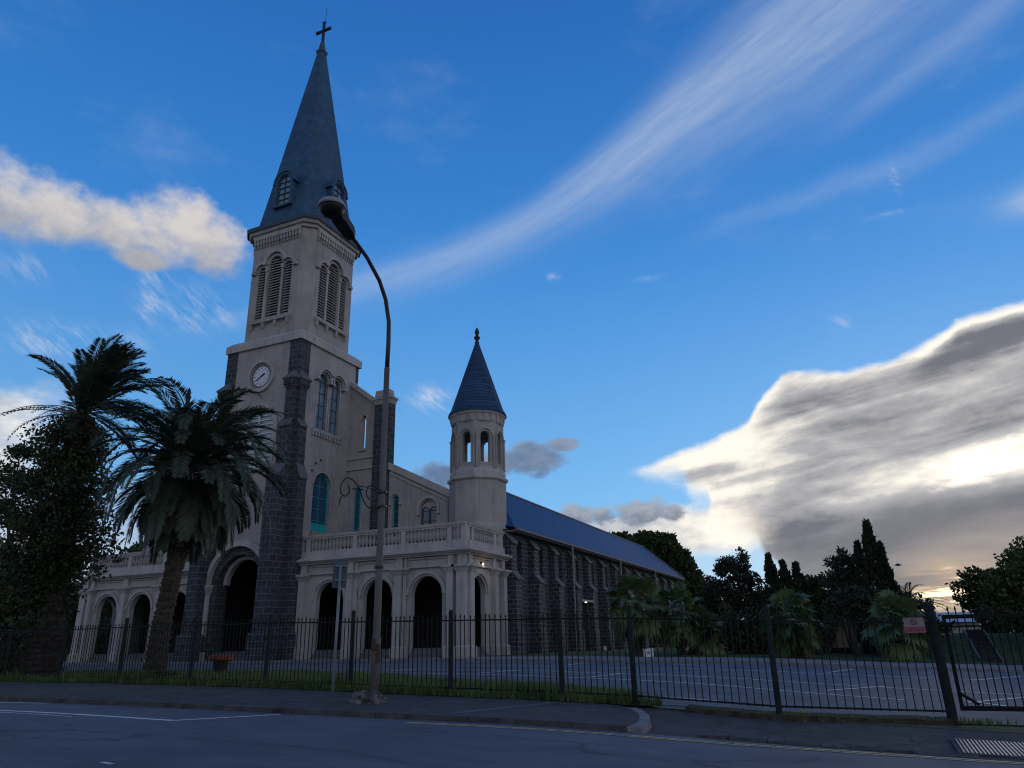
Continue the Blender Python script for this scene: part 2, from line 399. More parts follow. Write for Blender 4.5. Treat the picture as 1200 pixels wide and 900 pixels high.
STUCCO = stucco('beige_stucco', (.375, .343, .325))
TRIM = stucco('cream_plaster_trim', (.43, .395, .38), coarse=False)
BASALT = masonry('dark_basalt_blocks', (.020, .023, .029), (.048, .052, .061), (.185, .185, .20), .78, .44, ms=.020)
RUBBLE = masonry('rough_basalt_rubble', (.014, .016, .020), (.048, .051, .060), (.20, .20, .22), .58, .31, ms=.03, bump=1.0, jitter=.05)
STEPS = masonry('worn_stone_steps', (.07, .07, .075), (.11, .11, .115), (.05, .05, .05), .9, .3, ms=.01)
SPIRE = roofing('blue_grey_spire_cladding', (.040, .095, .165), .55, .42, rough=.6, bump=.25, along='xy', spec=.2)
SCALE = roofing('slate_fish_scale_tiles', (.026, .060, .125), .34, .26, rough=.65, bump=.9, along='a', spec=.2)
BLUEROOF = roofing('deep_blue_roof_tiles', (.009, .064, .20), .42, .15, rough=.6, bump=.6, along='y', spec=.14)
LEAD = mat('grey_blue_lead', (.05, .075, .11), .5, .1)
IRON = mat('black_green_iron', (.008, .010, .011), .7, .2, 8, spec=.15)
POSTM = mat('dark_green_post_paint', (.014, .021, .022), .75, .25, 5, spec=.15, dirt=(.03, .03, .028), dirt_scale=5, dirt_rng=(.6, .8))
TEAL = mat('teal_window_paint', (.02, .30, .36), .5, .1)
GLASS = glass('dark_blue_glass', (.014, .065, .12))
GLASSP = glass('painted_sky_glass', (.15, .23, .29), .04)  # pale sky reflection put into the glass base colour
VDARK = mat('painted_shade_wall', (.020, .020, .022), .95, .1)  # shade inside the arches put into a near-black wall colour
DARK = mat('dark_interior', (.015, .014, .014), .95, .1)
LOUV = mat('louvre_paint', (.31, .27, .25), .8, .12)
CLOCKW = mat('clock_white_enamel', (.62, .62, .64), .4, .03)
BLACK = mat('black_paint', (.012, .012, .013), .5, .1)
GREYW = mat('grey_pipe_paint', (.22, .22, .23), .6, .12)
ASPH = mat('worn_asphalt', (.088, .094, .108), .78, .16, 1.2, spec=.35, bump=.5, bscale=60, dirt=(.058, .062, .070), dirt_scale=.35, cracks=.7)
ROADM = mat('road_asphalt', (.090, .098, .112), .74, .14, 1.6, spec=.4, bump=.6, bscale=70, dirt=(.056, .061, .07), dirt_scale=.5, stretch=(.35, 1, 1), cracks=.8)
PAVE = mat('pavement_asphalt', (.066, .063, .063), .9, .2, 2.5, spec=.2, bump=.6, bscale=50, dirt=(.038, .037, .036), dirt_scale=.9, cracks=.8)
KERB = mat('kerb_stone', (.072, .070, .070), .9, .3, 5, bump=.5, bscale=30, dirt=(.02, .02, .02), dirt_scale=2.5, dirt_rng=(.42, .7))
KERBL = mat('pale_concrete', (.17, .17, .18), .85, .16, 4, bump=.4, bscale=40, dirt=(.13, .13, .13), dirt_scale=1.5)
PATHM = mat('grey_path_concrete', (.17, .17, .175), .9, .14, 2, bump=.3, bscale=40, dirt=(.10, .10, .10), dirt_scale=.6)
SOIL = mat('verge_soil', (.045, .035, .024), .95, .35, 6, bump=1, bscale=25, dirt=(.035, .05, .015), dirt_scale=3)
LAWN = mat('lawn_grass', (.040, .065, .020), .95, .3, 2.5, bump=1, bscale=40, dirt=(.07, .075, .035), dirt_scale=.7)
WHITEL = mat('white_line_paint', (.62, .62, .63), .7, .12, 6, dirt=(.13, .135, .145), dirt_scale=2.2, dirt_rng=(.54, .72))
YELLOWL = mat('faded_yellow_line_paint', (.52, .42, .22), .75, .2, 6, dirt=(.09, .09, .09), dirt_scale=2.0, dirt_rng=(.55, .75))
ROOFGND = mat('far_ground', (.06, .065, .03), .95, .3, .05)

# ------------------------------------------------------------------ mesh builder
class MB:
    def __init__(s): s.v = []; s.f = []
    def quad(s, *p):
        i = len(s.v); s.v += [tuple(q) for q in p]; s.f.append(tuple(range(i, i+len(p))))
    def hexa(s, p):        # p: 8 points, bottom ring 0-3 then top ring 4-7
        i = len(s.v); s.v += [tuple(q) for q in p]
        for f in ((3, 2, 1, 0), (4, 5, 6, 7), (0, 1, 5, 4), (1, 2, 6, 5), (2, 3, 7, 6), (3, 0, 4, 7)):
            s.f.append(tuple(i+k for k in f))
    def box(s, x0, x1, y0, y1, z0, z1):
        s.hexa([(x0, y0, z0), (x1, y0, z0), (x1, y1, z0), (x0, y1, z0), (x0, y0, z1), (x1, y0, z1), (x1, y1, z1), (x0, y1, z1)])
    def fbox(s, F, s0, s1, t0, t1, z0, z1):
        s.hexa([F(s0, t1, z0), F(s1, t1, z0), F(s1, t0, z0), F(s0, t0, z0), F(s0, t1, z1), F(s1, t1, z1), F(s1, t0, z1), F(s0, t0, z1)])
    def frus(s, F, s0, s1, t0, t1, z0, z1, g0, g1):   # box whose bottom is grown by g0 and top by g1 in s and t1
        s.hexa([F(s0-g0, t1+g0, z0), F(s1+g0, t1+g0, z0), F(s1+g0, t0, z0), F(s0-g0, t0, z0), F(s0-g1, t1+g1, z1), F(s1+g1, t1+g1, z1), F(s1+g1, t0, z1), F(s0-g1, t0, z1)])
    def ring(s, rings, cap0=True, cap1=True):
        n = len(rings[0]); i = len(s.v)
        for r in rings: s.v += [tuple(p) for p in r]
        for k in range(len(rings)-1):
            for j in range(n):
                a = i+k*n+j; b = i+k*n+(j+1) % n
                s.f.append((a, b, b+n, a+n))
        if cap0: s.f.append(tuple(i+j for j in reversed(range(n))))
        if cap1: s.f.append(tuple(i+(len(rings)-1)*n+j for j in range(n)))
    def lathe(s, prof, c=(0, 0, 0), n=12, rot=0.0):   # prof: (r, z)
        s.ring([[(c[0]+r*math.cos(rot+2*PI*j/n), c[1]+r*math.sin(rot+2*PI*j/n), c[2]+z) for j in range(n)] for r, z in prof])
    def tube(s, pts, r, n=8):
        pts = [Vector(p) for p in pts]; rings = []
        rr = r if isinstance(r, (list, tuple)) else [r]*len(pts)
        a = None
        for k, p in enumerate(pts):
            d = (pts[min(k+1, len(pts)-1)] - pts[max(k-1, 0)])
            if d.length < 1e-9: d = Vector((0, 0, 1))
            d.normalize()
            if a is None:
                a = d.orthogonal().normalized()
            a = (a - d*a.dot(d)); a = a.normalized() if a.length > 1e-6 else d.orthogonal().normalized()
            b = d.cross(a)
            rings.append([p + (a*math.cos(2*PI*j/n) + b*math.sin(2*PI*j/n))*rr[k] for j in range(n)])
        s.ring(rings)
    def prism(s, poly, F, t0, t1):     # poly of (s, z), ccw seen from outside
        a = [F(p[0], t1, p[1]) for p in poly]; b = [F(p[0], t0, p[1]) for p in poly]
        i = len(s.v); n = len(poly); s.v += [tuple(q) for q in a+b]
        s.f.append(tuple(range(i, i+n))); s.f.append(tuple(i+n+j for j in reversed(range(n))))
        for j in range(n): s.f.append((i+j, i+n+j, i+n+(j+1) % n, i+(j+1) % n))
    def arch_ring(s, F, c, zs, r0, r1, t0, t1, n=14, a0=0.0, a1=PI):
        rings = []
        for k in range(n+1):
            a = a0+(a1-a0)*k/n; cs, sn = math.cos(a), math.sin(a)
            rings.append([F(c+r0*cs, t0, zs+r0*sn), F(c+r1*cs, t0, zs+r1*sn), F(c+r1*cs, t1, zs+r1*sn), F(c+r0*cs, t1, zs+r0*sn)])
        s.ring(rings)
    def wall(s, F, s0, s1, z0, top, t0, t1, ops=(), n=12):
        """wall slab from t0 (inside) to t1 (outside); ops: (centre, half width, z sill, z spring) round-headed openings"""
        tp = top if callable(top) else (lambda u: top)
        def q(a, b):     # front and back faces for a planar polygon list in (s,z)
            s.quad(*[F(u, t1, z) for u, z in a]); s.quad(*[F(u, t0, z) for u, z in reversed(a)])
        cur = s0
        for c, h, zb, zs in sorted(ops):
            q([(cur, z0), (c-h, z0), (c-h, tp(c-h)), (cur, tp(cur))], 0)
            if zb > z0: q([(c-h, z0), (c+h, z0), (c+h, zb), (c-h, zb)], 0)
            arc = [(c-h*math.cos(PI*k/n), zs+h*math.sin(PI*k/n)) for k in range(n+1)]
            for k in range(n):
                a, b = arc[k], arc[k+1]
                q([a, b, (b[0], tp(b[0])), (a[0], tp(a[0]))], 0)
            # reveal
            path = [(c-h, zb)] + arc + [(c+h, zb)]
            for k in range(len(path)-1):
                a, b = path[k], path[k+1]
                s.quad(F(a[0], t1, a[1]), F(a[0], t0, a[1]), F(b[0], t0, b[1]), F(b[0], t1, b[1]))
            s.quad(F(c-h, t1, zb), F(c+h, t1, zb), F(c+h, t0, zb), F(c-h, t0, zb))
            s.quad(F(c-h, t1, tp(c-h)), F(c+h, t1, tp(c+h)), F(c+h, t0, tp(c+h)), F(c-h, t0, tp(c-h)))
            s.quad(F(cur, t1, tp(cur)), F(c-h, t1, tp(c-h)), F(c-h, t0, tp(c-h)), F(cur, t0, tp(cur)))
            cur = c+h
        q([(cur, z0), (s1, z0), (s1, tp(s1)), (cur, tp(cur))], 0)
        s.quad(F(cur, t1, tp(cur)), F(s1, t1, tp(s1)), F(s1, t0, tp(s1)), F(cur, t0, tp(cur)))
        s.quad(F(s0, t1, z0), F(s0, t1, tp(s0)), F(s0, t0, tp(s0)), F(s0, t0, z0))
        s.quad(F(s1, t1, z0), F(s1, t0, z0), F(s1, t0, tp(s1)), F(s1, t1, tp(s1)))
    def build(s, name, m, parent=None, smooth=False, label=None):
        me = bpy.data.meshes.new(name)
        off = Vector((0, 0, 0)); p = parent
        while p is not None: off = off + Vector(p.location); p = p.parent
        me.from_pydata([(v[0]-off.x, v[1]-off.y, v[2]-off.z) for v in s.v], [], s.f)
        me.materials.append(m); me.update()
        if smooth:
            for pl in me.polygons: pl.use_smooth = True
        o = bpy.data.objects.new(name, me); COL.objects.link(o); o.parent = parent
        if label: o['label'] = label
        return o

def thing(name, label, cat, loc, group=None, rz=0.0):
    o = bpy.data.objects.new(name, None); COL.objects.link(o); o.location = loc; o.rotation_euler = (0, 0, rz)
    o.empty_display_size = .3
    o['label'] = label; o['category'] = cat
    if group: o['group'] = group
    return o
def tag(o, label, cat, group=None, kind=None):
    o['label'] = label; o['category'] = cat
    if group: o['group'] = group
    if kind: o['kind'] = kind
    return o
def struct(o, label, kind='structure', cat=None):
    o['kind'] = kind; o['label'] = label
    o['category'] = cat or o.name.split('.')[0].replace('_', ' ')
    return o
def dup(root, loc, rz=0.0, scale=1.0, label=None, group=None):
    r = root.copy(); COL.objects.link(r); r.location = loc; r.rotation_euler = (0, 0, rz); r.scale = (scale,)*3
    if label: r['label'] = label
    if group: r['group'] = group
    for ch in list(root.children):
        c = ch.copy(); COL.objects.link(c); c.parent = r
        for g2 in list(ch.children):
            d = g2.copy(); COL.objects.link(d); d.parent = c
    return r
def front(Y): return lambda s, t, z: (s, Y-t, z)
def right(X): return lambda s, t, z: (X+t, s, z)
def left(X): return lambda s, t, z: (X-t, s, z)
def rear(Y): return lambda s, t, z: (s, Y+t, z)

# ------------------------------------------------------------------ terrain
SX = [-400, -22, -14.7, -9.4, -5.9, -4.2, -1.6, 1.2, 6, 12, 400]
SZ = [.66, .66, .59, .48, .42, .37, .24, .13, -.05, -.15, -.2]
def interp(x, xs, ys):
    if x <= xs[0]: return ys[0]
    for i in range(len(xs)-1):
        if x <= xs[i+1]: return ys[i]+(ys[i+1]-ys[i])*(x-xs[i])/(xs[i+1]-xs[i])
    return ys[-1]
def smooth01(t): t = max(0, min(1, t)); return t*t*(3-2*t)
def g(X, Y): return interp(X, SX, SZ) - .0106*max(0, min(15.5-Y, 40))
def bank(X, Y): return 1.45*smooth01((X-2.6)/2.2)*smooth01((Y-46.5)/5.5)
def gz(X, Y): return g(X, Y) + (bank(X, Y) if Y > 46 else 0)

def frange(a, b, st):
    n = max(1, round((b-a)/st)); return [a+(b-a)*i/n for i in range(n+1)]
def sheet(name, xs, ylo, yhi, ny, m, dz, zf=g, thick=0.0):
    """sheet between two edge functions ylo(x), yhi(x); thick > 0 gives it a skirt (a kerb face) all round"""
    b = MB(); rows = []
    for x in xs:
        a, c = ylo(x), yhi(x)
        rows.append([(x, a+(c-a)*j/ny, zf(x, a+(c-a)*j/ny)+dz) for j in range(ny+1)])
    i = len(b.v)
    for r in rows: b.v += r
    n = ny+1
    for k in range(len(xs)-1):
        for j in range(ny): b.f.append((i+k*n+j, i+(k+1)*n+j, i+(k+1)*n+j+1, i+k*n+j+1))
    if thick:
        edge = [r[0] for r in rows] + [p for p in rows[-1][1:]] + [r[-1] for r in reversed(rows[:-1])] + [p for p in reversed(rows[0][1:-1])]
        for k in range(len(edge)):
            p, q = edge[k], edge[(k+1) % len(edge)]
            b.quad((p[0], p[1], p[2]-thick), (q[0], q[1], q[2]-thick), q, p)
    return b.build(name, m)
XS = [-400, -250, -150, -100, -70] + frange(-50, 20, 1.0) + [26, 35, 50, 80, 140, 250, 400]
# ground to the horizon
b = MB()
ys = [-400, -120, -40, -15, -5, 0, 4, 8, 12, 14.9, 15.0, 15.01, 18, 22, 26, 30, 34, 38, 42, 45] + frange(46, 53, .5) + [58, 66, 80, 100, 130, 180, 260, 400, 700, 1200, 2200]
xs = [-2200, -1000, -400, -200, -100, -60] + frange(-40, 0, 2) + frange(0.5, 16, .5) + [20, 30, 50, 90, 160, 300, 800, 2200]
n = len(ys)
for x in xs:
    for y in ys: b.v.append((x, y, gz(x, y) - (.30 if y < 15.005 else .03)))
for i in range(len(xs)-1):
    for j in range(n-1): b.f.append((i*n+j, (i+1)*n+j, (i+1)*n+j+1, i*n+j+1))
struct(b.build('ground', ROOFGND), 'flat grassy ground stretching away behind the churchyard')
KY = lambda x: 12.2 + .006*(x+4)          # road kerb line
FY = lambda x: (15.0+0.1*(-1.6-x)) if x < -1.6 else 15.0+.28*(x+1.6)    # fence line
struct(sheet('road', XS, lambda x: -14.0, lambda x: KY(x)+.05, 10, ROADM, -.085), 'dark asphalt road running past the church')
xs = [-400, -150, -70] + frange(-50, -3.6, .8)
# rounded end of the pavement at the driveway
def yend(x):
    t = max(0, (x+4.55)/0.95); return KY(x)+.26 + (1-math.sqrt(max(0, 1-min(1, t)**2)))*1.6
KE = [(-3.40, 12.26), (-3.42, 12.75), (-3.52, 13.3), (-3.72, 13.95), (-4.05, 14.6), (-4.5, 15.2)]
def xend(y): return interp(y, [q[1] for q in KE], [q[0] for q in KE])
b = MB(); rows_ = []
nv = 10
for x in [-400, -150, -70] + frange(-50, -5.6, .8) + [None, 0]:
    row = []
    for j in range(nv+1):
        v = j/nv; X0 = -5.6 if x is None or x == 0 else x
        y = KY(X0)+.26+(FY(X0)-.12-KY(X0)-.26)*v
        xx = x if x not in (None, 0) else (lambda e: (-5.6+e)/2 if x is None else e)(xend(y)-.24)
        if x == 0: y = 12.3+(15.1-12.3)*v; xx = xend(y)-.2
        row.append((xx, y, g(xx, y)))
    rows_.append(row)
for r_ in rows_: b.v += r_
for k in range(len(rows_)-1):
    for j in range(nv): b.f.append((k*(nv+1)+j, (k+1)*(nv+1)+j, (k+1)*(nv+1)+j+1, k*(nv+1)+j+1))
pav = b.build('pavement', PAVE)
struct(pav, 'cracked asphalt pavement between road and iron fence')
b = MB()      # kerb stones along the pavement, rounded at the driveway
xk = [-80, -60, -45, -38] + frange(-33, -3.62, .95)
for a, c in zip(xk[:-1], xk[1:]):
    c2 = c-.008; j = random.Random(a).uniform(-.012, .012)
    b.hexa([(a, KY(a)+j, g(a, 12)-.16), (c2, KY(c)+j, g(c, 12)-.16), (c2, KY(c)+.27, g(c, 12)-.16), (a, KY(a)+.27, g(a, 12)-.16),
            (a, KY(a)+.02+j, g(a, 12)+.006), (c2, KY(c)+.02+j, g(c, 12)+.006), (c2, KY(c)+.27, g(c, 12)+.006), (a, KY(a)+.27, g(a, 12)+.006)])
struct(b.build('kerb', KERB), 'dark stone kerb along the road')
b = MB(); rings = []
for k in range(13):
    y = 12.22+(14.75-12.22)*k/12; e = xend(y); zz = g(e, y)+.008
    wd = .24
    rings.append([(e-wd, y, zz), (e-.02, y, zz), (e+.01, y, zz-.2), (e-wd, y, zz-.2)])
b.ring(rings)
struct(b.build('kerb', KERBL), 'pale rounded concrete kerb at the end of the pavement')
# driveway apron between road and gate
struct(sheet('driveway', frange(-4.4, 8, .6), lambda x: KY(x)+.05, lambda x: 18.0, 8, PAVE, -.035, zf=lambda x, y: g(x, y)-.075*smooth01((15.2-y)/2.2)), 'asphalt driveway apron in front of the gate')
# broken kerb line along the apron
b = MB(); rr = random.Random(5); x = -2.6
while x < .78:
    w = rr.uniform(.25, .6); y0 = 12.42+rr.uniform(-.02, .03); z0 = g(x, 12.4)-.2; h = rr.uniform(.015, .055)
    b.hexa([(x, y0, z0), (x+w-.03, y0+.01, z0), (x+w-.03, y0+.26, z0), (x, y0+.26, z0), (x, y0+.05, z0+.08+h), (x+w-.04, y0+.06, z0+.07+h), (x+w-.03, y0+.26, z0+.09+h), (x, y0+.26, z0+.10+h)])
    x += w
struct(b.build('kerb', KERB), 'broken low kerb stones beside the drain grate')
# dirt-topped plinth under the fence on the right
b = MB()
xv = frange(-3.3, 1.15, .3)
rings = []
for x in xv:
    r = random.Random(round(x*100)); y = FY(x)
    z0 = g(x, y)-.2; h = .2+.035+r.uniform(-.015, .02)
    rings.append([(x, y-.26+r.uniform(-.03, .03), z0), (x, y-.20+r.uniform(-.03, .03), z0+h), (x, y+.22, z0+h+.02), (x, y+.26, z0)])
b.ring(rings)
struct(b.build('verge', SOIL), 'low strip of dry soil under the fence')
struct(sheet('car_park', [-60, -50, -40] + frange(-35, 14, 1.0) + [20, 30], lambda x: max(FY(x)-.05, 15.0) + (1.0 if x < -4.6 else 0), lambda x: 38.55, 14, ASPH, -.012), 'empty asphalt car park with white bay lines')
# grass verge behind the fence
GT = lambda x: interp(x, [-60, -36, -30, -21, -15, -10.3, -7.8, -6, -5, -4.0], [25, 25, 24.8, 24, 22, 20, 19, 18.1, 17.4, 16.0])
GB = lambda x: FY(x)-.14
struct(sheet('verge', [-60, -45] + frange(-36, -4.0, .8), GB, GT, 5, SOIL, .012), 'strip of grassy soil behind the fence')
# far path and lawn
struct(sheet('path', XS[2:-2], lambda x: 38.5, lambda x: 44.2, 4, PATHM, .105, thick=.14), 'raised grey path along the far side of the car park')
xl = frange(-22.4, 16, .5) + [20, 30, 50, 90]
struct(sheet('lawn', xl, lambda x: 44.2, lambda x: 60, 32, LAWN, .12, zf=gz), 'mown lawn rising to a bank on the right')
struct(sheet('lawn', [-160, -120, -90, -75] + frange(-70, -58.9, 1.0), lambda x: 44.2, lambda x: 110, 4, LAWN, .12), 'lawn to the left of the church porch')
# painted lines
def line(m, p, q, w, dz, zf=g, n=6):
    (x0, y0), (x1, y1) = p, q
    d = Vector((x1-x0, y1-y0)); d.normalize(); nx, ny = -d.y*w/2, d.x*w/2
    for k in range(n):
        a, c = k/n, (k+1)/n
        P = [(x0+(x1-x0)*t, y0+(y1-y0)*t) for t in (a, c)]
        m.quad(*[(X, Y, zf(X, Y)+dz) for X, Y in ((P[0][0]-nx, P[0][1]-ny), (P[1][0]-nx, P[1][1]-ny), (P[1][0]+nx, P[1][1]+ny), (P[0][0]+nx, P[0][1]+ny))])
b = MB()
def bx(x): return x
rows = [((-36, 33.6), (3.6, 31.1), 8), ((-36, 27.4), (-12.2, 27.6), 6), ((-12.2, 28.15), (-5.2, 26.2), 4), ((-5.2, 26.2), (3.4, 24.0), 5), ((-22, 24.9), (-10.6, 24.6), 4), ((-10.6, 24.6), (-6.8, 23.4), 3), ((-6.8, 23.4), (.6, 20.4), 4)]
for p, q, n in rows: line(b, p, q, .12, -.004, n=n*3)
for p, q in (((-12.96, 37.3), (-12.59, 33.39)), ((-8.41, 24.3), (-8.1, 27.1)), ((-1.15, 22.4), (.33, 25.3)), ((3.07, 30.6), (5.08, 34.8)), ((-19.7, 36.4), (-19.3, 38.4)), ((-12.96, 25.3), (-12.63, 28.3)), ((-8.4, 36.6), (-6.7, 34.9)), ((-1.54, 32.5), (-.7, 36.4)), ((1.88, 20.5), (3.33, 23.0)), ((-17.4, 24.8), (-17.0, 27.6)), ((-25, 27.4), (-24.6, 33)), ((-7.06, 18.7), (-5.05, 17.5)), ((-5.05, 17.5), (-3.1, 17.36)), ((1.84, 20.98), (3.4, 18.6)), ((5.2, 24), (6.4, 29)), ((7, 30.2), (8, 34))):
    line(b, p, q, .11, -.008 + .008, n=4)
struct(b.build('bay_lines', WHITEL), 'white bay lines painted on the car park', cat='painted lines')
rz = lambda X, Y: g(X, Y)-.085
b = MB()
line(b, (-30, 11.0), (-17.2, 12.02), .10, .006, rz, 8); line(b, (-19, 10.62), (-11.55, 10.52), .11, .006, rz, 8); line(b, (-11.55, 10.52), (-10.39, 12.0), .10, .006, rz, 3)
line(b, (-18.6, 10.42), (-13.9, 10.25), .05, .006, rz, 6)
line(b, (-8.85, 7.02), (-8.6, 6.98), .07, .006, rz, 1)
struct(b.build('lane_lines', WHITEL), 'worn white parking bay lines on the road', cat='painted lines')
b = MB()
for k, (o, w) in enumerate(((0, .06), (-.11, .05))):
    line(b, (-7.43, 11.80+o), (-3.2, 11.92+o), w, .006, rz, 6); line(b, (-3.2, 11.92+o), (8, 12.5+o+.1), w, .006, rz, 8)
struct(b.build('yellow_lines', YELLOWL), 'faded double yellow lines along the kerb', cat='painted lines')
b = MB()
line(b, (-4.25, 15.62), (-3.3, 15.9), .12, .004, lambda X, Y: g(X, Y), 2)
struct(b.build('threshold', KERBL), 'short pale concrete edge beside the fence post', cat='kerb')
# patched trench across the pavement
b = MB(); line(b, (-7.0, 12.55), (-5.9, 15.1), .22, .004, g, 3); line(b, (-12.2, 12.9), (-9.6, 14.6), .10, .004, g, 3)
struct(b.build('patch', mat('fresh_tar_patch', (.085, .088, .095), .7, .1)), 'lighter tar patches across the pavement', cat='pavement patch')

# ------------------------------------------------------------------ church
CX = -40.35                     # axis of symmetry
Z0 = .66
church = thing('church', 'beige and dark stone church with tall blue spire, arcaded porches and long blue roof', 'church', (CX, 45.1, Z0))
TX0, TX1, TY0, TY1 = -44.1, -36.6, 41.3, 48.8
TF, TR, TL, TB = front(TY0), right(TX1), left(TX0), rear(TY1)
def window_light(parent, F, c, h, zb, zs, t, frame_m, bars=3, fw=.07, name='window', gl=None, transom=True):
    """framed round-headed light: frame with glazing bars, glass behind"""
    m = MB()
    m.arch_ring(F, c, zs, h-fw, h+.01, t-.06, t+.05)
    m.fbox(F, c-h-.01, c-h+fw, t-.06, t+.05, zb, zs); m.fbox(F, c+h-fw, c+h+.01, t-.06, t+.05, zb, zs)
    m.fbox(F, c-h+fw, c+h-fw, t-.06, t+.05, zb, zb+fw*1.4)
    if h > .45: m.fbox(F, c-.025, c+.025, t-.03, t+.03, zb+fw*1.4, zs+h-fw)
    for k in range(bars):
        z = zb+(zs-zb)*(k+1)/bars
        m.fbox(F, c-h+fw, c+h-fw, t-.035, t+.035, z-.025, z+.025)
    o = m.build(name, frame_m, parent)
    gm = MB(); n = 12
    pts = [(c-h, zb)] + [(c-h*math.cos(PI*k/n), zs+h*math.sin(PI*k/n)) for k in range(n+1)] + [(c+h, zb)]
    gm.quad(*[F(s, t-.01, z) for s, z in reversed(pts)])
    gm.build('pane', gl or GLASS, o)
    return o
def hood(parent, F, c, r, zs, t0, t1, wdt=.18, drop=.0, name='hood_mould', m=None):
    b = MB(); b.arch_ring(F, c, zs, r, r+wdt, t0, t1)
    for sg in (-1, 1):
        if drop: b.fbox(F, min(c+sg*r, c+sg*(r+wdt)), max(c+sg*r, c+sg*(r+wdt)), t0, t1, zs-drop, zs)
        s0, s1 = sorted((c+sg*(r-.04), c+sg*(r+wdt+.06)))
        b.fbox(F, s0, s1, t0, t1+.03, zs-drop-.16, zs-drop)
    return b.build(name, m or TRIM, parent)
def sill(parent, F, c, h, z, t1, blocks=0, ht=.16):
    b = MB(); b.frus(F, c-h, c+h, 0, t1, z, z+ht, -.05, 0)
    if blocks:
        for k in range(blocks):
            s = c-h+.18+(2*h-.36)*k/(blocks-1); b.frus(F, s-.09, s+.09, 0, t1-.09, z-.24, z, -.04, .02)
    return b.build('sill', TRIM, parent)

# tower shaft
b = MB()
b.wall(TF, TX0, TX1, Z0, 14.0, -.7, 0, [(CX, 2.35, Z0, 5.95)]); b.wall(TF, TX0, TX1, 14.0, 24.4, -.7, 0, [(CX, 1.7, 14.4, 17.5)])
b.build('tower_wall', STUCCO, church)
b = MB(); b.wall(TR, TY0+.7, TY1, Z0, 15.8, -.7, 0, [(44.95, 1.04, 9.75, 13.3)]); b.wall(TR, TY0+.7, TY1, 15.8, 24.4, -.7, 0, [(44.2, .60, 17.75, 21.75), (45.78, .60, 17.75, 21.75)]); b.build('tower_wall', STUCCO, church)
b = MB(); b.wall(TL, TY0+.7, TY1, Z0, 24.4, -.7, 0, []); b.build('tower_wall', STUCCO, church)
b = MB(); b.wall(TB, TX0+.7, TX1-.7, 9, 24.4, -.7, 0, []); b.build('tower_wall', STUCCO, church)
b = MB(); b.box(TX0+.7, TX1-.7, TY0+.7, TY1, 1.2, 1.36); b.build('vestibule_floor', STEPS, church)
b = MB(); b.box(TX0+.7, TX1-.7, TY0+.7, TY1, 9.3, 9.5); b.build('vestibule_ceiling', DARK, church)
b = MB(); b.box(TX0+.7, TX1-.7, TY1-.6, TY1-.3, 1.36, 9.3); b.build('vestibule_shade_lining', DARK, church)  # dark sheet added for the shade at the back of the vestibule
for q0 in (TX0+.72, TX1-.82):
    b = MB(); b.box(q0, q0+.1, TY0+.75, TY1-.6, 1.36, 9.3); b.build('vestibule_shade_lining', VDARK, church)  # dark sheets added over the stucco for the shade inside the portal
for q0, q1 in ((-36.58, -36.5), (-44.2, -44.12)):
    b = MB(); b.box(q0, q1, 42.45, 47.85, 1.34, 6.74); b.build('porch_shade_lining', VDARK, church)  # dark sheets added over the tower sides for the porch shade
b = MB(); b.box(-38.25, -37.9, 44.2, 44.6, 1.36, 7.2); b.box(-38.35, -37.8, 44.1, 44.7, 6.6, 7.2); b.build('inner_pilaster', TRIM, church)
# steps into the portal and into each porch arch
def steps(F, c, h, t0, n=3, run=.32, z1=1.33):
    b = MB()
    for k in range(n):
        zt = Z0+(z1-Z0)*(k+1)/n
        b.fbox(F, c-h, c+h, t0, t0+run*(n-k), Z0+(z1-Z0)*k/n if k else Z0-.1, zt)
    return b.build('steps', STEPS, church)
# portal: projecting order with column shafts, stone inner order
PF = front(TY0)
b = MB()
b.arch_ring(PF, CX, 5.95, 2.62, 2.92, .0, .62, 20); b.arch_ring(PF, CX, 5.95, 2.92, 3.06, .0, .5, 20)
b.build('portal_arch', TRIM, church)
for sg in (-1, 1):
    b = MB(); s = CX+sg*2.78
    b.lathe([(.24, 1.5), (.235, 5.3)], PF(s, .38, 0), 12)
    b.fbox(PF, min(CX+sg*2.92, CX+sg*3.06), max(CX+sg*2.92, CX+sg*3.06), 0, .5, Z0, 5.95)
    o = b.build('portal_column', TRIM, church)
    c = MB(); c.frus(PF, s-.24, s+.24, 0, .62, 5.25, 5.75, -.03, .12); c.fbox(PF, s-.38, s+.38, 0, .76, 5.75, 5.95); c.build('capital', TRIM, o)
    c = MB(); c.frus(PF, s-.28, s+.28, 0, .66, Z0, 1.5, .06, 0); c.build('plinth', TRIM, o)
b = MB(); b.arch_ring(PF, CX, 5.95, 2.02, 2.62, -.75, .25, 20)
for sg in (-1, 1):
    s0, s1 = sorted((CX+sg*2.02, CX+sg*2.62)); b.fbox(PF, s0, s1, -.75, .25, Z0, 5.95)
b.build('portal_lining', BASALT, church)
b = MB(); b.arch_ring(PF, CX, 5.95, 1.75, 2.02, -.72, -.3, 20)
b.build('portal_arch', TRIM, church)
steps(front(TY0-.26), CX, 2.0, -.6, 3, .35)

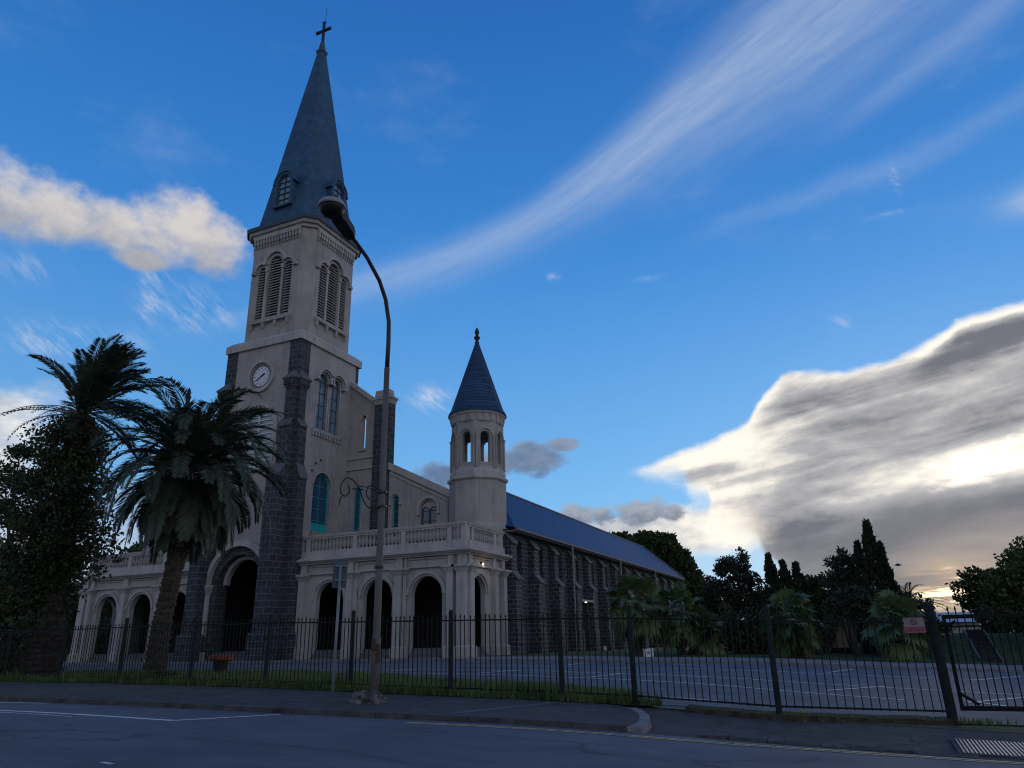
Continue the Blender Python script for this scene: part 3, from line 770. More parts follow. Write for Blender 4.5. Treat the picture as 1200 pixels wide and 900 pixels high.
# corner piers with angle buttresses
def mir(x): return 2*CX-x
def buttress(F, st4, projs):
    """stepped basalt buttress; st4 = (s0, s1) of the stages from the bottom up, projs their projections"""
    (pd, pc, pb) = projs
    (d0, d1), (c0, c1), (b0, b1), (a0, a1) = st4
    b = MB()
    def st(s, z0, z1, p, s2=None, q=None):
        s2 = s2 or s; q = p if q is None else q
        b.hexa([F(s[0], p, z0), F(s[1], p, z0), F(s[1], -.05, z0), F(s[0], -.05, z0), F(s2[0], q, z1), F(s2[1], q, z1), F(s2[1], -.05, z1), F(s2[0], -.05, z1)])
    D, C, B, A = st4
    st((d0-.24, d1+.24), Z0-.2, 2.4, pd+.24); st((d0-.24, d1+.24), 2.4, 2.65, pd+.24, D, pd)
    st(D, 2.65, 13.3, pd); st(D, 13.3, 14.3, pd+.002, C, pc)
    st(C, 14.3, 17.3, pc); st(C, 17.3, 17.7, pc+.002, B, pb)
    st(B, 17.7, 20.4, pb)
    st(A, 20.4, 24.38, .07)
    o = b.build('buttress', BASALT, church)
    for k in (0, 1):     # two corbelled blocks under a gabled cap
        c = MB(); m = (b0+b1)/2; q0, q1 = (b0-.16, m-.02) if k == 0 else (m+.02, b1+.16)
        c.frus(F, q0+.1, q1-.1, -.05, pb+.02, 20.3, 20.55, 0, .10); c.fbox(F, q0, q1, -.05, pb+.16, 20.55, 20.98); c.build('corbel', BASALT, o)
    c = MB(); q = pb+.24; m = (b0+b1)/2
    c.hexa([F(b0-.24, q, 20.98), F(b1+.24, q, 20.98), F(b1+.24, .05, 20.98), F(b0-.24, .05, 20.98), F(b0-.24, q, 21.1), F(b1+.24, q, 21.1), F(b1+.24, .05, 21.1), F(b0-.24, .05, 21.1)])
    c.hexa([F(b0-.24, q, 21.1), F(b1+.24, q, 21.1), F(b1+.24, .05, 21.1), F(b0-.24, .05, 21.1), F(m-.22, .10, 21.75), F(m+.22, .10, 21.75), F(m+.22, .05, 21.75), F(m-.22, .05, 21.75)])
    c.build('cap', STEPS, o)
    for z0, z1, pa, pz, ss in ((13.2, 14.33, pd, pc, D), (17.2, 17.75, pc, pb, C)):
        c = MB()
        c.hexa([F(ss[0]-.05, pa+.10, z0), F(ss[1]+.05, pa+.10, z0), F(ss[1]+.05, pz, z1-.05), F(ss[0]-.05, pz, z1-.05), F(ss[0]-.05, pa+.10, z0+.12), F(ss[1]+.05, pa+.10, z0+.12), F(ss[1]+.05, pz-.03, z1+.08), F(ss[0]-.05, pz-.03, z1+.08)])
        c.build('offset', STEPS, o)
fst = [(-37.62, -36.57), (-37.66, -36.575), (-37.38, -36.58), (-37.62, -36.555)]
buttress(TF, fst, (1.38, .55, .40))
buttress(TF, [(mir(q), mir(p)) for p, q in fst], (1.38, .55, .40))
rst = [(41.27, 42.1), (41.275, 42.08), (41.28, 42.04), (41.25, 42.36)]
buttress(TR, rst, (.85, .52, .28))
buttress(TL, rst, (.85, .52, .28))
for F, s0, s1 in ((TR, 47.9, 48.75), (TL, 47.9, 48.75)):
    b = MB(); b.fbox(F, s0, s1, -.05, .06, 9.0, 24.38) if F is TL else b.fbox(F, s0+.55, s1, -.05, .05, 23.0, 24.38); b.build('quoin_pier', BASALT, church)
# ledge under the belfry
def sqring(b, h0, h1, z0, z1, cx=CX, cy=45.05, ch0=0.0, ch1=0.0):
    def r(h, c, z):
        if c <= 0: c = .001
        return [(cx+a*h*1.0 + 0, cy+d*h, z) if False else (cx+a, cy+d, z) for a, d in ((h-c, -h), (h, -h+c), (h, h-c), (h-c, h), (-h+c, h), (-h, h-c), (-h, -h+c), (-h+c, -h))]
    b.ring([r(h0, ch0, z0), r(h1, ch1, z1)])
b = MB(); H = 3.78
sqring(b, H+.16, H+.16, 24.4, 25.02); sqring(b, H+.16, H-.2, 25.02, 25.35)
b.build('ledge', TRIM, church)
# belfry: square with chamfered corners, three louvred lancets to each side
BH, BC = 3.40, .82
by = 45.05
faces = [(lambda s, t, z: (CX+s, by-BH-t, z)), (lambda s, t, z: (CX+BH+t, by+s, z)), (lambda s, t, z: (CX-s, by+BH+t, z)), (lambda s, t, z: (CX-BH-t, by-s, z))]
lanc = [(-1.36, .42, 27.15, 31.65), (0, .66, 27.15, 32.2), (1.36, .42, 27.15, 31.65)]
b = MB()
for F in faces:
    b.wall(F, -BH+BC, BH-BC, 25.3, 35.1, -.5, 0, lanc)
    p = [F(BH-BC, 0, 25.3), F(BH, -BC, 25.3), F(BH, -BC, 35.1), F(BH-BC, 0, 35.1)]
    b.quad(*p)
b.build('belfry_wall', STUCCO, church)
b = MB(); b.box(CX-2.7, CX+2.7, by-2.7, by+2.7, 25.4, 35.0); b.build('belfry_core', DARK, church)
for fi, F in enumerate(faces):
    for c, h, zb, zs in lanc:
        b = MB()      # louvre blades
        z = zb+.1
        while z < zs+h-.12:
            hw = h-.02 if z < zs else math.sqrt(max(.01, h*h-(z+.1-zs)**2))-.02
            if hw > .06:
                b.hexa([F(c-hw, -.05, z), F(c+hw, -.05, z), F(c+hw, -.09, z), F(c-hw, -.09, z), F(c-hw, -.10, z+.12), F(c+hw, -.10, z+.12), F(c+hw, -.14, z+.12), F(c-hw, -.14, z+.12)])
            z += .25
        b.build('louvre', LOUV, church)
    b = MB()
    b.arch_ring(F, 0, 32.2, .70, .84, -.05, .07); b.arch_ring(F, 0, 32.2, .98, 1.24, -.05, .26)
    for sg in (-1, 1):
        b.arch_ring(F, sg*1.36, 31.65, .45, .56, -.05, .06)
        a0, a1 = (0.95, PI) if sg < 0 else (0, PI-.95)
        b.arch_ring(F, sg*1.36, 31.65, .64, .86, -.05, .25, 10, a0, a1)
        s0, s1 = sorted((sg*2.0, sg*2.42)); b.fbox(F, s0, s1, -.05, .25, 31.48, 31.70)
        s = sg*.84
        b.fbox(F, s-.10, s+.10, -.05, .09, 27.1, 31.6); b.fbox(F, s-.15, s+.15, -.05, .15, 31.55, 31.85)
    b.build('hood_mould', TRIM, church)
    b = MB(); b.frus(F, -2.15, 2.15, -.05, .36, 26.74, 26.98, -.05, 0)
    for k in range(4): s = -1.9+3.8*k/3; b.frus(F, s-.12, s+.12, -.05, .24, 26.3, 26.74, -.06, .03)
    b.build('sill', TRIM, church)
    b = MB()      # arcaded frieze of little brackets
    nb = 15; w = BH-BC-.1
    b.fbox(F, -w, w, -.05, .25, 34.78, 35.05)
    for k in range(nb+1):
        s = -w+.1+(2*w-.2)*k/nb
        b.fbox(F, s-.08, s+.08, -.05, .22, 34.3, 34.8); b.fbox(F, s-.055, s+.055, -.05, .14, 34.05, 34.3)
    b.build('bracket_frieze', TRIM, church)
b = MB(); sqring(b, BH+.14, BH+.14, 35.05, 35.35, ch0=BC, ch1=BC); sqring(b, BH+.30, BH+.40, 35.35, 35.62, ch0=BC, ch1=BC)
b.build('cornice', TRIM, church)
b = MB(); sqring(b, BH+.52, BH+.58, 35.62, 35.95, ch0=BC+.05, ch1=BC+.05); b.build('cornice', LEAD, church)
# spire
b = MB()
def oct_(h, c, z): return [(CX+a, by+d, z) for a, d in ((h-c, -h), (h, -h+c), (h, h-c), (h-c, h), (-h+c, h), (-h, h-c), (-h, -h+c), (-h+c, -h))]
def hs_(z): return 3.03*(59.9-z)/21.5
prof = [(3.80, 35.96), (3.48, 36.12), (3.35, 36.4), (3.24, 37.0)] + [(hs_(z), z) for z in (38.4, 42, 46, 50, 54, 57.4)]
b.ring([oct_(h, h*.27, z) for h, z in prof])
spire = b.build('spire', SPIRE, church)
b = MB(); b.ring([oct_(h, h*.28, z) for h, z in ((.37, 57.35), (.46, 57.5), (.46, 57.7), (.30, 57.85), (.17, 58.9))]); b.build('collar', LEAD, spire)
for F0 in (lambda s, t, z: (CX+s, by-t, z), lambda s, t, z: (CX+t, by+s, z), lambda s, t, z: (CX-s, by+t, z), lambda s, t, z: (CX-t, by-s, z)):
    b = MB(); T1 = 3.40
    b.arch_ring(F0, 0, 40.35, .72, .98, 1.6, T1, 12)
    for sg in (-1, 1):
        s0, s1 = sorted((sg*.72, sg*.98)); b.fbox(F0, s0, s1, 1.6, T1, 38.0, 40.35)
        s0, s1 = sorted((sg*.92, sg*1.22)); b.fbox(F0, s0, s1, 1.8, T1+.06, 40.2, 40.36)
    b.arch_ring(F0, 0, 40.36, .98, 1.14, 1.6, T1+.08, 12)
    b.fbox(F0, -1.0, 1.0, 1.6, T1+.05, 37.82, 38.0)
    d = b.build('dormer', SPIRE, church)
    m = MB(); m.arch_ring(F0, 0, 40.35, .62, .72, 3.12, 3.30); m.fbox(F0, -.72, -.62, 3.12, 3.30, 38, 40.35); m.fbox(F0, .62, .72, 3.12, 3.30, 38, 40.35)
    m.fbox(F0, -.03, .03, 3.14, 3.26, 38, 40.95)
    for z in (38.6, 39.2, 39.8, 40.35): m.fbox(F0, -.62, .62, 3.14, 3.26, z-.025, z+.025)
    m.build('frame', LEAD, d)
    m = MB(); n = 12
    m.quad(*[F0(s, 3.16, z) for s, z in reversed([(-.72, 38)] + [(-.72*math.cos(PI*k/n), 40.35+.72*math.sin(PI*k/n)) for k in range(n+1)] + [(.72, 38)])])
    m.build('pane', GLASSP, d)
b = MB()
b.box(CX-.105, CX+.105, by-.1, by+.1, 58.7, 61.45); b.box(CX-.8, CX-.105, by-.1, by+.1, 60.33, 60.55); b.box(CX+.105, CX+.8, by-.1, by+.1, 60.33, 60.55)
for x0, x1, z0, z1 in ((-.87, -.8, 60.28, 60.60), (.8, .87, 60.28, 60.60)): b.box(CX+x0, CX+x1, by-.13, by+.13, z0, z1)
b.box(CX-.16, CX+.16, by-.13, by+.13, 61.45, 61.52)
cr = b.build('cross', BLACK, church)
b = MB(); b.tube([(CX+.1, by, 61.5), (CX+.22, by, 63.4)], .022, 6); b.build('lightning_rod', BLACK, cr)
# clock
b = MB(); cz = 21.88
def disc(F, c, z, r0, r1, t0, t1, n=40):
    b2 = MB(); b2.arch_ring(F, c, z, r0, r1, t0, t1, n, 0, 2*PI); return b2
disc(TF, CX, cz, 1.12, 1.36, -.02, .2).build('clock_surround', TRIM, church)
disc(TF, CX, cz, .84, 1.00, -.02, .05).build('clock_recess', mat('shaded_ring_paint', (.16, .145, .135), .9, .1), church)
disc(TF, CX, cz, 1.0, 1.06, -.02, .10).build('clock_surround', TRIM, church)
b = MB(); n = 40; b.quad(*[TF(CX+.85*math.cos(2*PI*k/n), .03, cz+.85*math.sin(2*PI*k/n)) for k in range(n)])
clock = b.build('clock_face', CLOCKW, church)
b = MB()
for k in range(12):
    a = 2*PI*k/12; cs, sn = math.sin(a), math.cos(a)
    b.quad(*[TF(CX+r*cs+w*sn, .036, cz+r*sn-w*cs) for r, w in ((.60, -.028), (.60, .028), (.76, .028), (.76, -.028))])
b.build('hour_marks', BLACK, clock)
for L, w, a in ((.42, .10, R(61)), (.66, .065, R(236))):
    cs, sn = math.sin(a), math.cos(a)
    b = MB(); b.quad(*[TF(CX+r*cs+w2*sn, .042+L*.01, cz+r*sn-w2*cs) for r, w2 in ((-.14, -w*.6), (-.14, w*.6), (L*.75, w), (L, 0), (L*.75, -w))])
    b.build('clock_hand', BLACK, clock)
# front window of the tower (behind the palm)
hood(church, TF, CX, 1.9, 17.5, -.02, .14, .24, 1.2)
b = MB(); b.arch_ring(TF, CX, 17.5, 1.7, 1.9, -.05, .05, 18)
for sg in (-1, 1): s0, s1 = sorted((CX+sg*1.7, CX+sg*1.9)); b.fbox(TF, s0, s1, -.05, .05, 14.4, 17.5)
wo = b.build('window_surround', TRIM, church)
b = MB(); n = 16; b.quad(*[TF(s, -.3, z) for s, z in reversed([(CX-1.7, 14.4)] + [(CX-1.7*math.cos(PI*k/n), 17.5+1.7*math.sin(PI*k/n)) for k in range(n+1)] + [(CX+1.7, 14.4)])])
b.build('pane', GLASSP, wo)
b = MB()
for k in range(12): z = 14.6+k*.36; hw = 1.68 if z < 17.5 else math.sqrt(max(.01, 1.68**2-(z-17.5)**2)); b.fbox(TF, CX-hw, CX+hw, -.29, -.22, z, z+.09)
b.fbox(TF, CX-.09, CX+.09, -.29, -.18, 14.4, 19.1)
b.build('slat', CLOCKW, wo)
sill(church, TF, CX, 2.1, 14.1, .22)
# double lancet on the right side of the tower
for c in (44.2, 45.78):
    b = MB(); b.arch_ring(TR, c, 21.75, .60, .74, -.03, .05)
    for sg in (-1, 1): s0, s1 = sorted((c+sg*.60, c+sg*.735)); b.fbox(TR, s0, s1, -.03, .05, 17.75, 21.75)
    b.build('window_surround', TRIM, church)
    window_light(church, TR, c, .60, 17.75, 21.75, -.24, LEAD, 4, .05, gl=GLASSP)
    hood(church, TR, c, .74, 21.75, -.02, .30, .11, .0); hood(church, TR, c, .88, 21.75, -.02, .42, .16, .0)
b = MB(); b.frus(TR, 43.15, 46.85, -.02, .24, 17.35, 17.6, -.06, 0)
for k in range(11): s = 43.32+3.36*k/10; b.fbox(TR, s-.08, s+.08, -.02, .16, 17.1, 17.35)
b.build('sill', TRIM, church)
# arched teal window lower down
window_light(church, TR, 44.95, 1.04, 9.75, 13.3, -.28, TEAL, 4, .11)
b = MB(); b.arch_ring(TR, 44.95, 13.3, 1.04, 1.22, -.02, .06, 16); b.build('arch_mould', TRIM, church)
b = MB(); b.fbox(TR, 43.95, 45.95, -.3, -.22, 9.8, 10.45); b.build('window_panel', mat('turquoise_panel', (.02, .36, .38), .6, .1), church)
b = MB(); b.frus(TR, 43.9, 46.1, -.1, .18, 9.2, 9.74, .06, 0); b.build('sill', mat('reddish_plaster', (.34, .24, .20), .9, .15), church)
# tower vent bolts above that window
for s, z in ((43.6, 14.3), (44.0, 14.95), (44.55, 15.3)):
    b = MB(); b.fbox(TR, s-.06, s+.06, 0, .1, z-.06, z+.06); b.build('wall_bolt', BLACK, church)

# facade wings (both sides of the tower)
FWY = 47.9
WF = front(FWY)
def slot_wall(sg):
    """upper wing wall with a slot open to the sky, stone pier, sloping copings, lower wing wall"""
    X = (lambda x: x) if sg > 0 else mir
    def W(b, a, c, z0, top, t0, t1, ops):
        s0, s1 = sorted((X(a), X(c)))
        tp = (lambda u: top(u if sg > 0 else mir(u))) if callable(top) else top
        b.wall(WF, s0, s1, z0, tp, t0, t1, [(X(o[0]),)+tuple(o[1:]) for o in ops])
    def B(b, a, c, *r):
        s0, s1 = sorted((X(a), X(c))); b.fbox(WF, s0, s1, *r)
    up_top = lambda u: 22.55-(u+36.7)*.775
    b = MB(); W(b, -36.6, -33.95, 9, up_top, -.45, 0, [(-35.08, .21, 16.8, 19.4)]); b.build('facade_wall', STUCCO, church)
    b = MB()
    hx = [(-36.6, up_top(-36.6)), (-33.9, up_top(-33.9))]
    pts = [(X(hx[0][0]), hx[0][1]), (X(hx[1][0]), hx[1][1])]
    def slopebar(b, p, q, th, t0, t1):
        b.hexa([WF(p[0], t1, p[1]), WF(q[0], t1, q[1]), WF(q[0], t0, q[1]), WF(p[0], t0, p[1]), WF(p[0], t1, p[1]+th), WF(q[0], t1, q[1]+th), WF(q[0], t0, q[1]+th), WF(p[0], t0, p[1]+th)])
    slopebar(b, pts[0], pts[1], .42, -.6, .18); b.build('coping', TRIM, church)
    hood(church, WF, X(-35.08), .27, 19.4, -.02, .06, .1, 0)
    b = MB(); B(b, -35.45, -34.7, -.02, .14, 16.6, 16.78); b.build('sill', TRIM, church)
    b = MB(); B(b, -33.95, -32.4, -.55, .18, 9, 20.3); pier = b.build('quoin_pier', BASALT, church)
    b = MB(); s0, s1 = sorted((X(-33.95), X(-32.4)))
    b.frus(WF, s0, s1, -.6, .2, 20.3, 20.7, 0, .12); b.frus(WF, s0-.05, s1+.05, -.65, .25, 20.7, 20.88, .16, .16); b.frus(WF, s0+.35, s1-.35, -.4, .0, 20.95, 21.5, .3, .25)
    b.build('cap', TRIM, pier)
    for z in (15.05, 15.95):
        b = MB(); B(b, -36.6, -33.97, -.02, .12, z, z+.14); b.build('string_course', TRIM, church)
    low = lambda u: 14.75-(u+32.4)*.50
    b = MB(); W(b, -32.4, -22.9, 8.9, low, -.45, 0, [(-31.72, .28, 9.4, 12.3), (-28.72, .70, 9.6, 11.3)]); b.build('facade_wall', STUCCO, church)
    b = MB(); slopebar(b, (X(-32.4), low(-32.4)), (X(-22.7), low(-22.7)), .55, -.7, .2)
    slopebar(b, (X(-32.35), low(-32.35)-.35), (X(-22.7), low(-22.7)-.35), .2, -.02, .09); b.build('coping', TRIM, church)
    # blind strip pilasters
    b = MB(); B(b, -30.62, -30.48, -.02, .05, 9, 13.4); b.build('pilaster_strip', TRIM, church)
    b = MB(); B(b, -27.32, -27.2, -.02, .05, 9, 11.7); b.build('pilaster_strip', TRIM, church)
    window_light(church, WF, X(-31.72), .28, 9.4, 12.3, -.2, TEAL, 3, .06)
    hood(church, WF, X(-31.72), .40, 12.3, -.02, .12, .13, .3)
    window_light(church, WF, X(-35.3), .27, 9.2, 13.4, .012, TEAL, 4, .06)
    for dx in (-.36, .36): window_light(church, WF, X(-28.72)+dx, .33, 9.6, 11.15, -.2, LEAD, 2, .05)
    b = MB(); W(b, -29.42, -28.02, 11.15, 12.0, -.26, -.24, []); b.build('tracery', TRIM, church)
    hood(church, WF, X(-28.72), .80, 11.3, -.02, .14, .16, .3)
    b = MB(); b.tube([WF(X(-26.95), .12, 9), WF(X(-26.95), .12, 12.0)], .06, 8); b.build('downpipe', GREYW, church)
slot_wall(1); slot_wall(-1)
b = MB()     # flag pole on the terrace
b.tube([(-33.6, 44.6, 7.9), (-33.6, 44.6, 13.2)], .045, 8); b.build('terrace_pole', GREYW, church)

# porches
PX1, PY = -22.55, 42.3
def pilaster(parent, F, s, w, d=.36, name='pilaster'):
    b = MB(); b.fbox(F, s-w/2, s+w/2, -.02, d, 1.45, 5.92); o = b.build(name, TRIM, parent)
    c = MB(); c.frus(F, s-w/2, s+w/2, -.02, d, 5.86, 6.2, .0, .18); c.frus(F, s-w/2, s+w/2, -.02, d, 6.2, 6.34, .25, .25); c.build('capital', TRIM, o)
    c = MB(); c.frus(F, s-w/2, s+w/2, -.02, d, Z0-.05, 1.35, .11, .11); c.frus(F, s-w/2, s+w/2, -.02, d, 1.35, 1.47, .10, .01); c.build('plinth', TRIM, o)
    e = MB(); e.fbox(F, s-w/2+.02, s+w/2-.02, -.02, d*.62, 6.34, 7.0); e.build('frieze_strip', TRIM, o)
    return o
BAL = None
def baluster_mesh():
    b = MB(); b.lathe([(.11, 0), (.11, .07), (.06, .11), (.10, .26), (.115, .36), (.085, .52), (.055, .62), (.10, .74), (.125, .80), (.125, .86)], (0, 0, 0), 8)
    return b
def balustrade(F, s0, s1, piers, z=7.93, count=None):
    """parapet base, rail, piers as one part; balusters as its sub-parts"""
    global BAL
    b = MB()
    b.fbox(F, s0, s1, -.3, .12, 7.44, z); b.fbox(F, s0, s1, -.26, .06, z+.86, z+.98); b.frus(F, s0, s1, -.30, .12, z+.98, z+1.16, 0, .05)
    for p in piers: b.fbox(F, p-.17, p+.17, -.24, .04, z, z+.86)
    o = b.build('balustrade', TRIM, church)
    for a, c in zip(piers[:-1], piers[1:]):
        L = c-a-.34; n = max(1, round(L/.30))
        if L < .3: continue
        for k in range(n):
            s = a+.17+L*(k+.5)/n
            if BAL is None:
                mbb = baluster_mesh(); BAL = mbb.build('baluster', TRIM, None, smooth=False); q = BAL
            else:
                q = BAL.copy(); COL.objects.link(q)
            q.parent = o
            P = Vector(F(s, -.1, z)); off = Vector(church.location)
            q.location = P-off
def porch(sg):
    X = (lambda x: x) if sg > 0 else mir
    F = front(PY); S = right(PX1) if sg > 0 else left(mir(PX1))
    arches = [-33.15, -29.2, -25.4]
    s0, s1 = sorted((X(-35.9), X(PX1)))
    b = MB(); b.wall(F, s0, s1, Z0-.1, 7.0, -.42, 0, [(X(c), 1.16, Z0-.1, 4.62) for c in arches], n=18); b.build('porch_wall', TRIM, church)
    b = MB(); b.wall(S, PY+.42, FWY, Z0-.1, 7.0, -.36, 0, [(44.05, 1.05, Z0-.1, 4.68)], n=18); b.build('porch_wall', TRIM, church)
    for c in arches:
        b = MB(); b.arch_ring(F, X(c), 4.62, 1.16, 1.30, -.02, .05, 18); b.arch_ring(F, X(c), 4.62, 1.30, 1.48, -.02, .17, 18)
        for k in (-1, 1): q0, q1 = sorted((X(c)+k*1.30, X(c)+k*1.42)); b.fbox(F, q0, q1, -.02, .06, 1.33, 4.62)
        b.build('arch_mould', TRIM, church)
        steps(front(PY-.0), X(c), 1.14, -.4, 3, .22)
    b = MB(); b.arch_ring(S, 44.05, 4.68, 1.05, 1.18, -.02, .05, 18); b.arch_ring(S, 44.05, 4.68, 1.18, 1.36, -.02, .17, 18); b.build('arch_mould', TRIM, church)
    steps(S, 44.05, 1.03, -.34, 3, .2)
    for s, w in ((-35.4, .55), (-31.35, .46), (-30.95, .30), (-27.45, .5), (-27.0, .26), (-23.55, .46), (-22.72, .62)): pilaster(church, F, X(s), w, .36 if w > .4 else .18)
    for s, w in ((42.62, .5), (46.15, .42), (47.55, .5)): pilaster(church, S, s, w)
    # frieze panels with raised borders
    for a, c in ((-35.0, -31.7), (-30.7, -27.8), (-26.8, -23.9)):
        q0, q1 = sorted((X(a), X(c))); b = MB()
        b.fbox(F, q0, q1, -.02, .11, 6.84, 6.94); b.fbox(F, q0, q1, -.02, .20, 6.30, 6.40); b.fbox(F, q0, q0+.08, -.02, .05, 6.42, 6.86); b.fbox(F, q1-.08, q1, -.02, .05, 6.42, 6.86)
        b.build('frieze_panel', TRIM, church)
    b = MB(); b.fbox(S, 43.1, 45.8, -.02, .11, 6.84, 6.94); b.fbox(S, 43.1, 45.8, -.02, .20, 6.30, 6.40); b.fbox(S, 43.1, 43.18, -.02, .05, 6.42, 6.86); b.fbox(S, 45.72, 45.8, -.02, .05, 6.42, 6.86)
    b.build('frieze_panel', TRIM, church)
    # cornice (mitred L)
    b = MB()
    def L(t, z0, z1, t2=None):
        t2 = t if t2 is None else t2
        xa, xe = X(-36.3), X(PX1)
        o = sg
        b.hexa([(xa, PY-t, z0), (xe+o*t, PY-t, z0), (xe-o*.5, PY+.5, z0), (xa, PY+.5, z0), (xa, PY-t2, z1), (xe+o*t2, PY-t2, z1), (xe-o*.5, PY+.5, z1), (xa, PY+.5, z1)])
        b.hexa([(xe+o*t, PY-t, z0), (xe+o*t, FWY+.3, z0), (xe-o*.5, FWY+.3, z0), (xe-o*.5, PY+.5, z0), (xe+o*t2, PY-t2, z1), (xe+o*t2, FWY+.3, z1), (xe-o*.5, FWY+.3, z1), (xe-o*.5, PY+.5, z1)])
    L(.30, 7.0, 7.10); L(.42, 7.10, 7.22, .55); L(.62, 7.22, 7.34); L(.40, 7.34, 7.44)
    b.build('cornice', TRIM, church)
    pf = sorted([X(v) for v in (-35.9, -35.3, -31.25, -27.3, -23.75, -22.72)])
    balustrade(F, s0, s1, pf)
    balustrade(S, PY+.32, FWY+.1, [42.42+.2, 43.25, 46.6, 47.6])
    b = MB()
    q0, q1 = sorted((X(-36.6), X(PX1)-sg*.36))
    b.box(q0, q1, PY+.42, FWY, .9, 1.33); b.build('porch_floor', STEPS, church)
    b = MB(); b.box(q0, q1, PY+.42, FWY, 6.75, 6.98); b.build('porch_ceiling', DARK, church)  # porch shade put into the ceiling colour
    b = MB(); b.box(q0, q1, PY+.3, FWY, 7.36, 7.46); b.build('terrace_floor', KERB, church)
    b = MB(); b.box(q0, q1, FWY-.0, FWY+.4, 1.33, 8.95); b.build('porch_back_wall', VDARK, church)  # wall colour carries the shade seen through the arches
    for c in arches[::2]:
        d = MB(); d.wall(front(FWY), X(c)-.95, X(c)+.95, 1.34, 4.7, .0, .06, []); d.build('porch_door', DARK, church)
porch(1); porch(-1)
# lamp over the side arch (lit)
b = MB(); b.fbox(right(PX1), 44.36, 44.56, .0, .10, 6.50, 6.66); lp = b.build('porch_lamp', IRON, church)
b = MB(); P = right(PX1)(44.46, .16, 6.52); b.lathe([(.02, -.07), (.06, -.04), (.065, .01), (.04, .06), (.01, .075)], P, 10); b.build('bulb', emit('warm_bulb', (1, .78, .40), 3.5), lp, smooth=True)
ld = bpy.data.lights.new('porch_lamp_light', 'POINT'); ld.energy = 1.6; ld.color = (1, .75, .4); ld.shadow_soft_size = .1
lo = bpy.data.objects.new('porch_lamp_light', ld); COL.objects.link(lo); lo.location = right(PX1)(44.46, .32, 6.42)

# stair turret
def turret(cx):
    cy, r0, r1 = 48.1, 1.97, 1.83
    k8 = 1/math.cos(PI/8)
    b = MB(); b.lathe([(r0*1.05*k8, 7.5), (r0*1.05*k8, 9.4), (r0*k8, 9.7), (r0*k8, 12.75)], (cx, cy, 0), 8, PI/8); tw = b.build('turret_wall', STUCCO, church)
    b = MB(); b.lathe([(r0*k8, 12.75), (r0*1.08*k8, 12.88), (r0*1.08*k8, 13.05), (r0*k8*.99, 13.15), (r0*k8*.99, 13.42), (r1*k8, 13.8)], (cx, cy, 0), 8, PI/8); b.build('ledge', TRIM, tw)
    wside = r1*math.tan(PI/8)
    b = MB()
    for k in range(8):
        a = k*PI/4; ca, sa = math.cos(a), math.sin(a)
        F = (lambda ca, sa: (lambda s, t, z: (cx+ca*(r1+t)-sa*s, cy+sa*(r1+t)+ca*s, z)))(ca, sa)
        b.wall(F, -wside, wside, 13.6, 17.6, -.4, 0, [(0, .36, 14.1, 16.1)], n=10)
        b.arch_ring(F, 0, 16.1, .52, .66, -.02, .10, 10)
        b.fbox(F, -wside*.99, -.6, -.02, .12, 13.7, 16.0); b.fbox(F, .6, wside*.99, -.02, .12, 13.7, 16.0)
        b.frus(F, -wside*.99, -.6, -.02, .12, 15.85, 16.08, .0, .05); b.frus(F, .6, wside*.99, -.02, .12, 15.85, 16.08, .0, .05)
    b.build('turret_arcade', STUCCO, church)
    b = MB(); b.lathe([(r1*1.06, 17.2), (r1*1.10, 17.35), (r1*1.10, 17.75)], (cx, cy, 0), 24)
    for k in range(24):
        a = 2*PI*k/24
        F = (lambda ca, sa: (lambda s, t, z: (cx+ca*(r1+t)-sa*s, cy+sa*(r1+t)+ca*s, z)))(math.cos(a), math.sin(a))
        b.frus(F, -.09, .09, -.1, .24, 17.25, 17.7, -.05, .06)
    b.lathe([(r1*1.10, 17.7), (r1*1.18, 17.85), (r1*1.19, 17.98)], (cx, cy, 0), 24); b.build('corbel_table', TRIM, church)
    b = MB(); b.lathe([(2.27, 17.98), (2.25, 18.10), (2.06, 18.42), (1.90, 18.9), (.16, 24.2)], (cx, cy, 0), 28); rf = b.build('turret_roof', SCALE, church)
    b = MB(); b.lathe([(.16, 24.1), (.2, 24.25), (.10, 24.4), (.24, 24.6), (.26, 24.72), (.12, 24.85), (.14, 25.0), (.2, 25.15), (.12, 25.4), (.02, 25.6)], (cx, cy, 0), 12); b.build('finial', BLACK, rf, smooth=True)
turret(-24.62); turret(mir(-24.62))

# nave
NGLASS = glass('unlit_window_glass', (.004, .006, .010), .2)
NX = -22.5; NY0, NY1 = 48.0, 105
NF = right(NX)
wins = [(50.75+4.2*k, .42, 6.1, 8.35) for k in range(13)]
b = MB(); b.wall(NF, NY0, NY1, Z0-.2, 9.3, -.8, 0, wins, n=8)
b.build('nave_wall', RUBBLE, church)
b = MB(); b.wall(left(mir(NX)), NY0, NY1, Z0-.2, 9.3, -.8, 0, []); b.wall(rear(NY1), mir(NX)+.8, NX-.8, Z0-.2, 9.3, -.8, 0, []); b.build('nave_wall', RUBBLE, church)
for w in wins: window_light(church, NF, w[0], .42, 6.1, 8.35, -.4, BLACK, 3, .05, gl=NGLASS)
for w in wins:
    b = MB(); b.frus(NF, w[0]-.6, w[0]+.6, -.1, .1, 5.92, 6.08, .0, -.02); b.build('window_sill', STEPS, church)
